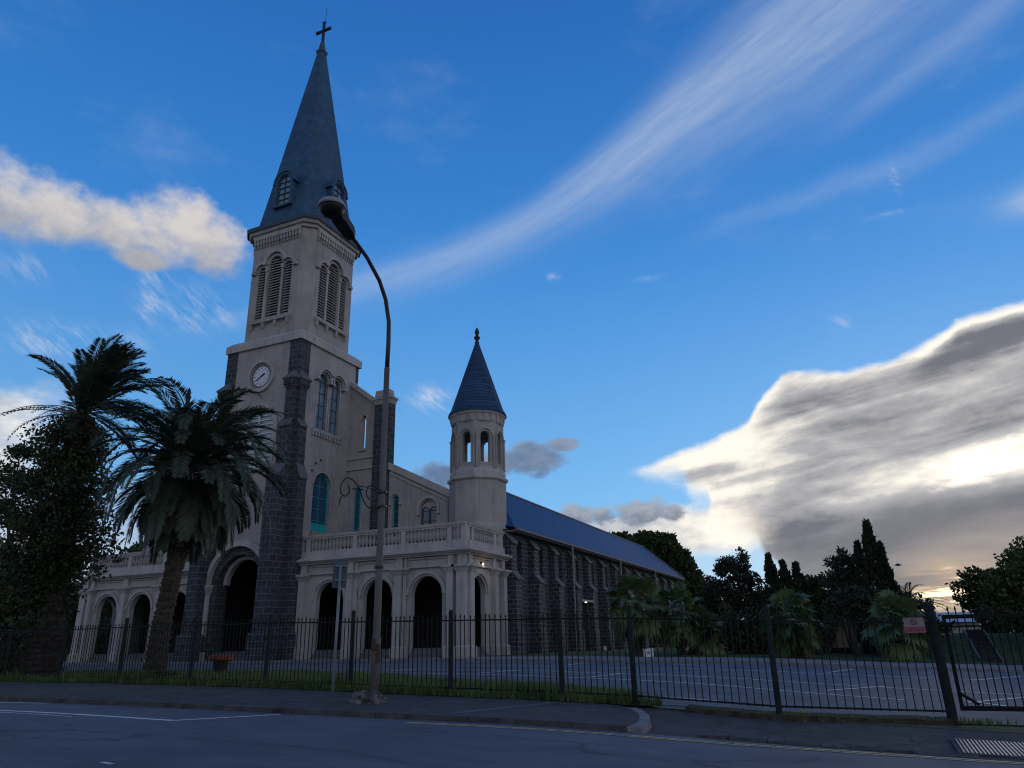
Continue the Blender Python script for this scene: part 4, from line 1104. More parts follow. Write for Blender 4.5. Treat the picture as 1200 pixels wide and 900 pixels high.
for k in range(14):
    y = 48.62+4.2*k
    b = MB(); rz_ = random.Random(k)
    def st(z0, z1, p, q=None, w=.46):
        q = p if q is None else q
        b.hexa([NF(y-w, p, z0), NF(y+w, p, z0), NF(y+w, -.02, z0), NF(y-w, -.02, z0), NF(y-w, q, z1), NF(y+w, q, z1), NF(y+w, -.02, z1), NF(y-w, -.02, z1)])
    st(Z0-.2, 2.3, .95, w=.62); st(2.3, 2.45, .95, .86, w=.58); st(2.45, 5.75, .86, w=.55); st(5.75, 6.3, .86, .5, w=.55); st(6.3, 8.3, .50); st(8.3, 8.95, .5, .0)
    o = b.build('nave_buttress', RUBBLE, church)
    for z0, z1, p, q in ((5.72, 6.32, .98, .46), (8.26, 9.0, .62, .0)):
        c = MB()
        c.hexa([NF(y-.52, p, z0), NF(y+.52, p, z0), NF(y+.52, q, z1-.02), NF(y-.52, q, z1-.02), NF(y-.52, p, z0+.13), NF(y+.52, p, z0+.13), NF(y+.52, q, z1+.12), NF(y-.52, q, z1+.12)])
        c.build('cap', STEPS, o)
b = MB(); b.fbox(NF, 61.8, 64.8, .0, .3, Z0, 4.7); dr = b.build('side_door', DARK, church)
b = MB(); b.fbox(NF, 61.76, 61.9, .0, .5, Z0, 4.75); b.fbox(NF, 64.72, 64.84, .0, .34, Z0, 4.75); b.fbox(NF, 61.76, 64.84, .0, .9, 4.75, 4.92); b.build('door_frame', GREYW, dr)
b = MB(); b.fbox(NF, 63.0, 63.2, .7, .8, 4.69, 4.745); b.build('door_lamp', emit('cool_lamp', (1, .95, .85), 6), church)
for y, z0 in ((59.85, Z0), (74.1, 7.4), (88.5, 7.4)):
    b = MB(); b.tube([NF(y, .92, z0), NF(y, .92, 9.25)], .075, 8); b.build('downpipe', GREYW, church)
# nave roof: side roofs with a steep outer slope, lower main roof between
def side_roof(sg):
    X = (lambda x: x) if sg > 0 else mir
    A = [(X(-21.75), 48.3, 9.42), (X(-21.75), 105.4, 9.42), (X(-27.1), 104.8, 14.1), (X(-27.1), 56.5, 14.1)]
    th = .16
    b = MB(); b.quad(*[(x, y, z) for x, y, z in A]); 
    # front hip, rear gable
    b.quad(A[3], (X(-30.6), 50.5, 11.0), A[0])
    b.quad(A[0], (X(-21.75), 48.3, 9.26), (X(-21.75), 105.4, 9.26), A[1])
    b.quad(A[2], A[3], (X(-30.6), 50.5, 11.0), (X(-30.6), 104.8, 11.0))
    b.quad(A[1], (X(-21.75), 105.4, 9.26), (X(-30.6), 104.8, 9.26), (X(-30.6), 104.8, 11.0), A[2])
    b.build('nave_roof', BLUEROOF, church)
    b = MB(); b.tube([(X(-27.1), 56.4, 14.12), (X(-27.1), 104.9, 14.12)], .11, 6); b.tube([(X(-21.7), 105.45, 9.5), (X(-27.1), 104.9, 14.14)], .09, 6); b.build('ridge', KERBL, church)  # pale colour stands in for the white highlight along the ridge
    b = MB(); e0, e1 = sorted((X(-21.78), X(-21.60))); b.box(e0, e1, 48.4, 105.4, 9.22, 9.40); e0, e1 = sorted((X(-22.5), X(-21.8))); b.box(e0, e1, 48.4, 105.4, 9.12, 9.24); b.build('gutter', KERBL, church)
side_roof(1); side_roof(-1)
b = MB()
b.quad((-30.6, 48.5, 11), (-30.6, 104.8, 11), (CX, 104.8, 15.6), (CX, 48.5, 15.6)); b.quad((mir(-30.6), 104.8, 11), (mir(-30.6), 48.5, 11), (CX, 48.5, 15.6), (CX, 104.8, 15.6))
b.quad((-30.6, 104.8, 9), (mir(-30.6), 104.8, 9), (mir(-30.6), 104.8, 11), (CX, 104.8, 15.6), (-30.6, 104.8, 11))
b.build('nave_roof', BLUEROOF, church)

# ------------------------------------------------------------------ iron fence
fence = thing('iron_fence', 'dark iron fence of thin spiked pickets along the pavement', 'fence', (-10, FY(-10), g(-10, 15.8)))
PXS = [-31.0, -27.75, -24.44, -21.11, -17.83, -14.78, -11.76, -8.76, -5.93, -4.34, -1.62, 1.16]
def fpost(parent, x, y, r, h, lean=(0, 0), name='post'):
    b = MB(); z = g(x, y)-.25
    b.ring([[(x+lean[0]*(zz-z)+rr*math.cos(2*PI*(j+.5)/10), y+lean[1]*(zz-z)+rr*math.sin(2*PI*(j+.5)/10), zz) for j in range(10)]
            for rr, zz in ((r, z), (r, z+h*.5), (r*.96, z+.25+h-.05), (r*.75, z+.25+h-.012), (r*.3, z+.25+h))])
    return b.build(name, POSTM, parent)
rf = random.Random(11)
for x in PXS[:-1]:
    fpost(fence, x, FY(x), .056, 1.9+rf.uniform(-.03, .04), (rf.uniform(-.012, .012), rf.uniform(-.012, .012)))
fpost(fence, PXS[-1], FY(PXS[-1])+.02, .085, 2.0, (-.012, 0), 'gate_post')
b = MB(); b.box(PXS[-1]-.2, PXS[-1]+.12, FY(1.16)-.10, FY(1.16)+.14, .1, .16); b.build('post_foot', POSTM, fence)
def panel(x0, x1, n=None):
    b = MB(); n = n or max(2, round((x1-x0)/.138))
    def P(x, z, dy=0.0): y = FY(x); return (x, y+dy, g(x, y)+z)
    sag = rf.uniform(-.02, .02)
    for zz in (.17, 1.63):
        a, c = P(x0, zz), P(x1, zz)
        for o in ((0, 0),):
            b.hexa([(a[0], a[1]-.010, a[2]-.016), (c[0], c[1]-.010, c[2]-.016), (c[0], c[1]+.010, c[2]-.016), (a[0], a[1]+.010, a[2]-.016),
                    (a[0], a[1]-.010, a[2]+.016), (c[0], c[1]-.010, c[2]+.016), (c[0], c[1]+.010, c[2]+.016), (a[0], a[1]+.010, a[2]+.016)])
    za, zb_ = P(x0, 0)[2], P(x1, 0)[2]
    for k in range(1, n):
        t = k/n; x = x0+(x1-x0)*t; y = FY(x0)+(FY(x1)-FY(x0))*t; z = za+(zb_-za)*t
        dx = rf.gauss(0, .009)*(3 if rf.random() < .04 else 1); h = 1.76+rf.uniform(-.015, .012); r = .0085
        top = Vector((x+dx, y, z+h))
        b.ring([[(x+r*cx, y+r*cy, z+.14) for cx, cy in ((-1, -1), (1, -1), (1, 1), (-1, 1))], [(top.x+r*cx, y+r*cy, z+h-.09) for cx, cy in ((-1, -1), (1, -1), (1, 1), (-1, 1))],
                [(top.x+r*2.1*cx, y+r*1.2*cy, z+h-.05) for cx, cy in ((-1, -1), (1, -1), (1, 1), (-1, 1))], [(top.x+.002*cx, y+.002*cy, z+h) for cx, cy in ((-1, -1), (1, -1), (1, 1), (-1, 1))]])
    return b.build('picket_panel', IRON, fence)
for a, c in zip(PXS[:-1], PXS[1:]): panel(a, c)
# gate
gate = thing('iron_gate', 'dark iron sliding gate with heavy rails beside the thick post', 'gate', (2.9, 16.0, .06))
gy = 15.98
b = MB()
b.box(1.32, 4.9, gy-.025, gy+.025, 1.83, 1.90); b.box(1.32, 4.9, gy-.03, gy+.03, .30, .38)
b.box(1.32, 1.38, gy-.025, gy+.025, .38, 1.83); b.box(4.84, 4.9, gy-.025, gy+.025, .38, 1.83)
b.tube([(1.36, gy-.04, .58), (1.62, gy-.04, .40)], .028, 6); b.tube([(1.36, gy-.04, 1.66), (1.52, gy-.04, 1.8)], .022, 6)
b.build('gate_frame', IRON, gate)
b = MB()
for k in range(29):
    x = 1.44+k*.12; r = .009
    b.ring([[(x+r*cx*m, gy+r*cy*m, z) for cx, cy in ((-1, -1), (1, -1), (1, 1), (-1, 1))] for m, z in ((1, .38), (1, 1.97), (1.9, 2.0), (.2, 2.06))])
b.build('gate_pickets', IRON, gate)
# sign on the fence
SY = FY(.83)-.04
sign = thing('fence_sign', 'small white and red NO ENTRY sign hung on the iron fence', 'sign', (.83, SY, 1.74))
SW = mat('sign_white', (.22, .21, .215), .5, .08, 8, dirt=(.3, .27, .26), dirt_scale=5); SR = mat('sign_red', (.27, .03, .05), .5, .08)
b = MB(); b.box(.665, 1.0, SY-.012, SY, 1.61, 1.86); b.build('board', SW, sign)
b = MB(); b.box(.675, .99, SY-.016, SY-.0125, 1.625, 1.705); b.build('red_band', SR, sign)
b = MB()
for x0, x1, z0, z1 in ((.660, 1.005, 1.86, 1.868), (.660, 1.005, 1.602, 1.61), (.657, .665, 1.602, 1.868), (1.0, 1.008, 1.602, 1.868)): b.box(x0, x1, SY-.018, SY+.002, z0, z1)
b.build('frame', SR, sign)
b = MB(); Fs = front(SY-.0125); b.arch_ring(Fs, .83, 1.785, .040, .054, 0, .004, 24, 0, 2*PI)
b.hexa([Fs(.83+c*.036-s_*.006, t, 1.785-c*.036-s_*.006) for t in (.004, 0) for c, s_ in ((-1, -1), (1, -1), (1, 1), (-1, 1))])
b.build('prohibition_symbol', mat('sign_dark_red', (.16, .02, .04), .5, .05), sign)
def text(name, body, size, loc, rot, m, parent, ext=.001):
    cu = bpy.data.curves.new(name, 'FONT'); cu.body = body; cu.size = size; cu.align_x = 'CENTER'; cu.align_y = 'CENTER'; cu.extrude = ext
    o = bpy.data.objects.new(name, cu); COL.objects.link(o)
    bpy.context.view_layer.update()
    me = bpy.data.meshes.new_from_object(o.evaluated_get(bpy.context.evaluated_depsgraph_get()))
    bpy.data.objects.remove(o); bpy.data.curves.remove(cu)
    me.materials.clear(); me.materials.append(m)
    o = bpy.data.objects.new(name, me); COL.objects.link(o); o.parent = parent
    o.location = Vector(loc)-Vector(parent.location); o.rotation_euler = rot
    return o
text('lettering', 'NO ENTRY', .066, (.8325, SY-.018, 1.665), (PI/2, 0, 0), SW, sign)

# ------------------------------------------------------------------ street lamp, sign pole
LX, LY = -9.72, 14.10; LZ = g(LX, LY)
lamp = thing('street_lamp', 'tall grey street lamp with swan neck reaching over the road', 'street lamp', (LX, LY, LZ))
LAMPG = mat('lamp_pole_paint', (.105, .098, .094), .65, .2, 3, dirt=(.08, .07, .06), dirt_scale=2.2, stretch=(1, 1, .3))
LAMPD = mat('dark_lamp_metal', (.035, .033, .036), .5, .15, 4)
b = MB(); b.tube([(LX, LY, LZ-.2), (LX, LY, LZ+1.25), (LX, LY, LZ+1.3), (LX, LY, 4.3), (LX, LY, 8.05)], [.102, .10, .084, .078, .068], 12); b.build('pole', LAMPG, lamp, smooth=True)
b = MB()
arm = [(14.10, 8.05), (14.12, 8.7), (14.10, 9.3), (13.92, 9.85), (13.62, 10.24), (13.05, 10.62), (12.6, 10.80), (12.25, 10.90)]
b.tube([(LX, y, z) for y, z in arm], [.058, .056, .054, .052, .050, .048, .046, .045], 10); b.build('arm', LAMPD, lamp, smooth=True)
b = MB(); b.box(LX-.05, LX+.05, LY-.117, LY-.10, LZ+1.0, LZ+1.25); b.box(LX+.06, LX+.098, LY-.09, LY+.02, LZ+.75, LZ+1.15); b.build('access_door', mat('rusty_door', (.06, .035, .022), .8, .3), lamp)
for z in (3.25, 4.62, 4.95):
    b = MB(); b.lathe([(.10, -.03), (.115, -.02), (.115, .02), (.10, .03)], (LX, LY, z), 12); b.build('band', LAMPD, lamp)
# lamp head: neck housing and round bowl with pale top
b = MB()
b.ring([[(LX+a*w, y+c*.12, z+d*.10) for a, d in ((-1, -1), (1, -1), (1, 1), (-1, 1))] for y, z, w, c in ((12.42, 10.88, .10, 0), (12.30, 10.93, .15, 0), (11.95, 11.08, .17, 0), (11.82, 11.12, .15, 0))])
hd = b.build('lamp_housing', LAMPD, lamp)
b = MB(); b.lathe([(.10, -.20), (.22, -.17), (.29, -.08), (.31, 0)], (LX, 11.62, 11.20), 18); b.build('bowl', BLACK, hd, smooth=True)
b = MB(); b.lathe([(.325, -.02), (.33, .02), (.28, .13), (.17, .20), (.02, .23)], (LX, 11.62, 11.21), 18); b.build('lamp_shade', mat('pale_lamp_shade', (.26, .26, .28), .5, .1), hd, smooth=True)
# wrought iron scroll bracket
b = MB()
def scr(pts, r=.012):
    # smooth through points
    P = [Vector((LX, y, z)) for y, z in pts]; out = []
    for i in range(len(P)-1):
        p0 = P[max(0, i-1)]; p1 = P[i]; p2 = P[i+1]; p3 = P[min(len(P)-1, i+2)]
        for k in range(5):
            t = k/5
            out.append(.5*((2*p1)+(p2-p0)*t+(2*p0-5*p1+4*p2-p3)*t*t+(3*p1-p0-3*p2+p3)*t**3))
    out.append(P[-1]); b.tube(out, r, 6)
scr([(14.0, 4.56), (13.66, 4.51), (13.42, 4.62), (13.2, 4.89), (13.04, 5.0), (12.81, 5.05), (12.62, 4.95), (12.55, 4.77), (12.6, 4.66), (12.74, 4.64), (12.85, 4.74), (12.85, 4.84), (12.78, 4.87)])
scr([(12.63, 4.63), (12.56, 4.55), (12.53, 4.42)])
scr([(13.63, 4.71), (13.52, 4.76), (13.48, 4.87), (13.58, 5.01), (13.8, 5.02), (14.05, 4.98)])
scr([(12.98, 4.84), (13.35, 4.88)], .015); scr([(13.2, 4.94), (13.6, 4.96), (14.05, 4.9)], .010)
b.build('scroll_bracket', IRON, lamp)
b = MB(); rr = random.Random(3); rings = []
for k, (r, z) in enumerate(((.46, -.1), (.43, .05), (.36, .15), (.24, .20), (.08, .19))):
    rings.append([(LX+.04+r*math.cos(2*PI*j/18)*(1+rr.uniform(-.14, .14)), LY-.32+r*.75*math.sin(2*PI*j/18)*(1+rr.uniform(-.12, .12)), LZ+z+rr.uniform(-.03, .03)) for j in range(18)])
b.ring(rings); b.build('concrete_footing', mat('broken_concrete', (.13, .12, .115), .95, .4, 6, bump=1, bscale=14, dirt=(.03, .028, .027), dirt_scale=4, dirt_rng=(.45, .6)), lamp)
sp_ = thing('sign_pole', 'thin galvanised pole with the back of a small traffic sign', 'sign post', (-9.67, 12.6, g(-9.67, 12.6)))
GALV = mat('galvanised_steel', (.13, .15, .18), .45, .15, 6, spec=.5)
SBACK = mat('dull_blue_sign_back', (.055, .075, .10), .5, .2, 4)
b = MB(); b.tube([(-9.67, 12.6, .2), (-9.64, 12.6, 3.16)], .028, 10); b.build('pole', GALV, sp_, smooth=True)
b = MB(); a = R(30); ca, sa = math.cos(a), math.sin(a)
def SF(s, t, z): return (-9.66+ca*s+sa*t, 12.64+sa*s-ca*t, z)
b.fbox(SF, -.17, .12, -.06, -.045, 2.72, 3.30); b.build('plate', SBACK, sp_)
b = MB()
for z in (2.86, 3.14): b.fbox(SF, -.12, .1, -.045, .0, z, z+.03)
b.build('clamp', GALV, sp_)

# ------------------------------------------------------------------ small things
RUSTM = mat('red_brown_clay', (.20, .055, .03), .8, .25, 5)
tub = thing('planter_tub', 'dark round planter tub with red-brown rim on the grass', 'planter', (-22.2, 22.1, .66))
b = MB(); b.lathe([(.20, 0), (.23, .05), (.30, .5), (.31, .52)], (-22.2, 22.1, .66), 16); b.build('tub', BLACK, tub)
b = MB(); b.lathe([(.32, .50), (.40, .52), (.42, .60), (.42, .68), (.36, .70), (.33, .64)], (-22.2, 22.1, .66), 16); b.build('rim', RUSTM, tub)
b = MB(); b.lathe([(.30, .62), (.2, .66), (.02, .67)], (-22.2, 22.1, .66), 12); b.build('soil', SOIL, tub)
wb = thing('white_crate', 'white plastic crate tipped on the path edge before the fan palms', 'crate', (-11.45, 43.7, g(-11.4, 43)+.1))
CRW = mat('white_plastic', (.55, .56, .58), .5, .06, 5)
b = MB(); ca, sa = math.cos(.3), math.sin(.3)
def CF(s, t, z): return (-11.45+ca*s+sa*t, 43.7+sa*s-ca*t, g(-11.4, 43)+.105+z+s*.06)
for q in ((-.27, .27, .17, .2, 0, .44), (-.27, .27, -.2, -.17, 0, .44), (-.27, -.24, -.17, .17, 0, .44), (.24, .27, -.17, .17, 0, .44), (-.24, .24, -.17, .17, 0, .03), (-.29, .29, .2, .225, .38, .45)): b.fbox(CF, *q)
b.build('crate_body', CRW, wb)
b = MB(); b.fbox(CF, -.09, .10, .2, .208, .14, .30); b.build('printed_mark', GREYW, wb)
b = MB(); b.lathe([(.13, 0), (.17, .34), (.18, .36), (.15, .36), (.14, .03)], (-20.3, 63.2, g(-20, 60)+.12), 14); tag(b.build('white_bucket', CRW), 'white bucket standing at the foot of the dark nave wall', 'bucket')
b = MB(); b.box(-62.55, -62.35, 43.9, 44.1, .66, 1.75); b.box(-62.6, -62.3, 43.85, 44.15, 1.75, 1.83); tag(b.build('white_bollard', CRW), 'white square bollard beyond the left end of the porch', 'bollard')
# drain grate
gr = thing('drain_grate', 'steel bar drain grate at the roadside of the driveway', 'drain grate', (1.75, 13.4, .09))
def GP(u, v, dz): # u along road, v across
    x = .92+u*2.2; y = 12.72+v*1.22-.0*u
    return (x, y+.05*u, g(x, y)-.035-.085*smooth01((15.2-y)/2.6)+dz)
b = MB()
for u0, u1, v0, v1 in ((0, 1, 0, .05), (0, 1, .95, 1), (0, .02, .05, .95), (.98, 1, .05, .95)):
    b.hexa([GP(u0, v0, -.02), GP(u1, v0, -.02), GP(u1, v1, -.02), GP(u0, v1, -.02), GP(u0, v0, .035), GP(u1, v0, .035), GP(u1, v1, .035), GP(u0, v1, .035)])
b.build('frame', KERB, gr)
b = MB()
for k in range(42):
    u = .03+k*.0228
    b.hexa([GP(u, .05, .0), GP(u+.012, .05, .0), GP(u+.012, .95, .0), GP(u, .95, .0), GP(u, .05, .04), GP(u+.012, .05, .04), GP(u+.012, .95, .04), GP(u, .95, .04)])
b.build('bars', mat('steel_bars', (.22, .22, .23), .5, .15, 6), gr)
b = MB(); b.quad(GP(.02, .04, .006), GP(.98, .04, .006), GP(.98, .96, .006), GP(.02, .96, .006)); b.build('pit', BLACK, gr)
# bird
b = MB()
B0 = Vector((2.9, 60, 6.2))
b.ring([[B0+Vector((x, r*math.cos(2*PI*j/8)*1.0, r*math.sin(2*PI*j/8))) for j in range(8)] for x, r in ((-.24, .01), (-.12, .05), (0, .075), (.1, .06), (.16, .045), (.22, .03), (.27, .005))])
for s_ in (-1, 1):
    p = [B0+Vector(v) for v in ((-.06, s_*.05, .02), (.08, s_*.05, .02), (.05, s_*.30, .10), (-.03, s_*.52, .04), (-.09, s_*.30, .08))]
    q = [v+Vector((0, 0, .015)) for v in p]
    b.quad(*p); b.quad(*reversed(q))
    for k in range(5): b.quad(p[k], p[(k+1) % 5], q[(k+1) % 5], q[k])
b.quad(B0+Vector((-.2, 0, 0)), B0+Vector((-.36, .06, 0)), B0+Vector((-.36, -.06, .01)))
tag(b.build('bird', BLACK), 'small dark bird flying near the tall cypress', 'bird')

# ------------------------------------------------------------------ vegetation
BARK = mat('palm_bark', (.050, .042, .034), .95, .35, 7, bump=1, bscale=22, dirt=(.035, .03, .02), dirt_scale=3)
BARKD = mat('dark_bark', (.045, .037, .030), .95, .3, 6, bump=1, bscale=18)
BOOT = mat('dry_frond_stub', (.080, .066, .052), .95, .3, 6)
DATE = leafmat('date_palm_leaf', (.024, .042, .026), (.070, .090, .058), trans=.15)
DEADF = leafmat('dead_frond', (.055, .045, .036), (.12, .10, .078), trans=.1)
IVY = leafmat('ivy_leaf', (.016, .026, .010), (.045, .062, .022), trans=.1)
BROAD = leafmat('broad_leaf', (.020, .036, .012), (.055, .080, .026), trans=.15)
BROADL = leafmat('lighter_leaf', (.035, .065, .018), (.085, .125, .035), trans=.2)
CONIF = leafmat('cypress_leaf', (.012, .021, .012), (.030, .044, .024), trans=.05)
PINE = leafmat('pine_leaf', (.016, .025, .016), (.042, .055, .034), trans=.05)
FAN = leafmat('fan_palm_leaf', (.038, .075, .026), (.14, .19, .072), rough=.45, trans=.3)
SHRUB = leafmat('shrub_leaf', (.018, .030, .014), (.045, .06, .032), trans=.1)
GRASSM = leafmat('grass_blade', (.040, .080, .020), (.13, .185, .058), trans=.3)

def leafquad(b, p, d, n_, L, w):
    """pointed leaf from p along d, width w, facing n_"""
    s = d.cross(n_)
    if s.length < 1e-5: s = d.orthogonal()
    s.normalize()
    b.quad(p, p+d*L*.5+s*w*.5, p+d*L, p+d*L*.5-s*w*.5)
def rdir(r):
    z = r.uniform(-1, 1); a = r.uniform(0, 2*PI); q = math.sqrt(1-z*z); return Vector((q*math.cos(a), q*math.sin(a), z))
def clumps(b, r, blobs, dens, L, w, csize=.5, per=14, up=.2, hollow=.55):
    """leaf clumps spread through ellipsoid blobs (c, radii)"""
    for c, rad in blobs:
        c = Vector(c); vol = rad[0]*rad[1]*rad[2]
        for _ in range(int(dens*vol**.75)):
            d = rdir(r); q = hollow+(1-hollow)*r.random()**.6
            q *= 1+.14*math.sin(d.x*5+c.x)*math.cos(d.z*6+c.y)
            p = c+Vector((d.x*rad[0]*q, d.y*rad[1]*q, d.z*rad[2]*q))
            cs = csize*r.uniform(.6, 1.3)
            for _ in range(per):
                o = rdir(r)*cs*r.random()**.5; o.z *= .7
                dd = (rdir(r)+Vector((d.x, d.y, d.z+up))*.8).normalized()
                leafquad(b, p+o, dd, rdir(r), L*r.uniform(.6, 1.3), w*r.uniform(.7, 1.3))
def limbs(b, base, tops, r0, wob, r):
    base = Vector(base)
    for t, rr in tops:
        t = Vector(t); pts = []; n = 7; o = rdir(r)*wob
        for k in range(n+1):
            s = k/n; p = base.lerp(t, s); p = p+o*math.sin(PI*s)+Vector((0, 0, (t-base).length*.06*math.sin(PI*s)))
            pts.append(p)
        b.tube(pts, [rr*(1-.75*k/n) for k in range(n+1)], 7)

def frond(b, r, base, az, el, L, droop, leaf_l, npair, w=.045, twist=0.0, bare=0.0):
    """feather frond: arching rachis with paired leaflets"""
    h = Vector((math.cos(az), math.sin(az), 0)); p = Vector(base); n = 14; pts = [p.copy()]; e = el
    for k in range(n):
        d = h*math.cos(e)+Vector((0, 0, 1))*math.sin(e)
        p = p+d*L/n; pts.append(p.copy()); e -= droop/n*(.4+1.4*k/n)
        if e < -1.5: e = -1.5
    b.tube(pts, [.035*(1-.85*k/n) for k in range(n+1)], 4)
    side0 = Vector((-math.sin(az), math.cos(az), 0))
    for k in range(npair):
        t = .12+bare+(.88-bare)*k/npair
        f = t*n; i = min(n-1, int(f)); q = pts[i].lerp(pts[i+1], f-i); d = (pts[i+1]-pts[i]).normalized()
        up_ = side0.cross(d); 
        if up_.z < 0: up_ = -up_
        ll = leaf_l*math.sin(PI*min(1, .16+.80*t))**.6*r.uniform(.8, 1.1)
        for sg in (-1, 1):
            ld = (d*.70+side0*sg*(1.0-.35*t)+up_*(.10+twist)-Vector((0, 0, 1))*r.uniform(.02, .22)).normalized()
            leafquad(b, q, ld, up_+side0*sg*.25+rdir(r)*.15, ll, w)

def palm_trunk(b, r, pts, rads, stub=True, n=16):
    rings = []
    P = [Vector(p) for p in pts]; m = 60
    for k in range(m+1):
        f = k/m*(len(P)-1); i = min(len(P)-2, int(f)); p = P[i].lerp(P[i+1], f-i); rr = rads[i]+(rads[i+1]-rads[i])*(f-i)
        sc = 1+.06*((k % 2)*2-1)
        rings.append([(p.x+rr*sc*math.cos(2*PI*(j+.5*(k % 2))/n)*(1+r.uniform(-.07, .07)), p.y+rr*sc*math.sin(2*PI*(j+.5*(k % 2))/n)*(1+r.uniform(-.07, .07)), p.z+r.uniform(-.02, .02)) for j in range(n)])
    b.ring(rings)
def trunk_stubs(b, r, pts, rads, num, L):
    P = [Vector(p) for p in pts]
    for _ in range(num):
        f = r.random()*(len(P)-1); i = min(len(P)-2, int(f)); p = P[i].lerp(P[i+1], f-i); rr = rads[i]+(rads[i+1]-rads[i])*(f-i)
        a = r.uniform(0, 2*PI); d = Vector((math.cos(a), math.sin(a), r.uniform(.5, 1.6))).normalized()
        s = Vector((-math.sin(a), math.cos(a), 0)); q = p+Vector((math.cos(a), math.sin(a), 0))*rr*.93
        l = L*r.uniform(.5, 1.2); w = .05*r.uniform(.6, 1.3)
        o = d.cross(s)*.02
        b.hexa([q-s*w-o, q+s*w-o, q+s*w+o, q-s*w+o, q+d*l-s*w*.5-o*.5, q+d*l+s*w*.5-o*.5, q+d*l+s*w*.5+o*.5, q+d*l-s*w*.5+o*.5])

# big date palm in front of the tower
def date_palm_full():
    r = random.Random(21)
    t = thing('date_palm', 'big date palm with full drooping crown and rough trunk before the tower', 'palm tree', (-20.55, 17.75, .64))
    pts = [(-20.6, 17.75, .45), (-20.55, 17.75, 1.0), (-20.5, 17.75, 2.6), (-20.3, 17.75, 4.0), (-20.15, 17.75, 5.2), (-20.1, 17.75, 6.9)]
    rads = [.48, .34, .27, .265, .31, .42]
    b = MB(); palm_trunk(b, r, pts, rads); tr = b.build('trunk', BARK, t)
    b = MB(); trunk_stubs(b, r, pts[1:5], rads[1:5], 700, .085); trunk_stubs(b, r, pts[4:], rads[4:], 130, .34); b.build('frond_stub', BOOT, tr)
    b = MB(); top = Vector((-20.1, 17.75, 7.35))
    N_ = 120
    for k in range(N_):
        az = k*2.39996+r.uniform(-.2, .2); q = k/N_
        el = R(82-132*q**.95)+r.uniform(-.14, .14)
        L = (3.65 if el > -.1 else 2.7)*r.uniform(.82, 1.08)
        frond(b, r, top+Vector((math.cos(az)*.25, math.sin(az)*.25, .5-1.0*q)), az, el, L, r.uniform(1.5, 2.5) if q < .6 else r.uniform(1.1, 1.9), .58, 58, .060)
    b.build('crown', DATE, t)
    b = MB()
    for k in range(70):
        az = r.uniform(0, 2*PI); frond(b, r, top+Vector((math.cos(az)*.35, math.sin(az)*.35, -.5)), az, R(r.uniform(-78, -15)), r.uniform(1.2, 2.3), r.uniform(.9, 1.9), .42, 28, .045, bare=.1)
    b.build('dead_fronds', DEADF, t)
    b = MB()     # weeds at the foot
    for _ in range(500):
        a = r.uniform(0, 2*PI); d = r.uniform(.35, .75); p = Vector((-20.6+d*math.cos(a), 17.75+d*math.sin(a), .6))
        leafquad(b, p, (Vector((0, 0, 1))+rdir(r)*.6).normalized(), rdir(r), r.uniform(.15, .45), .05)
    b.build('weeds', IVY, t)
date_palm_full()

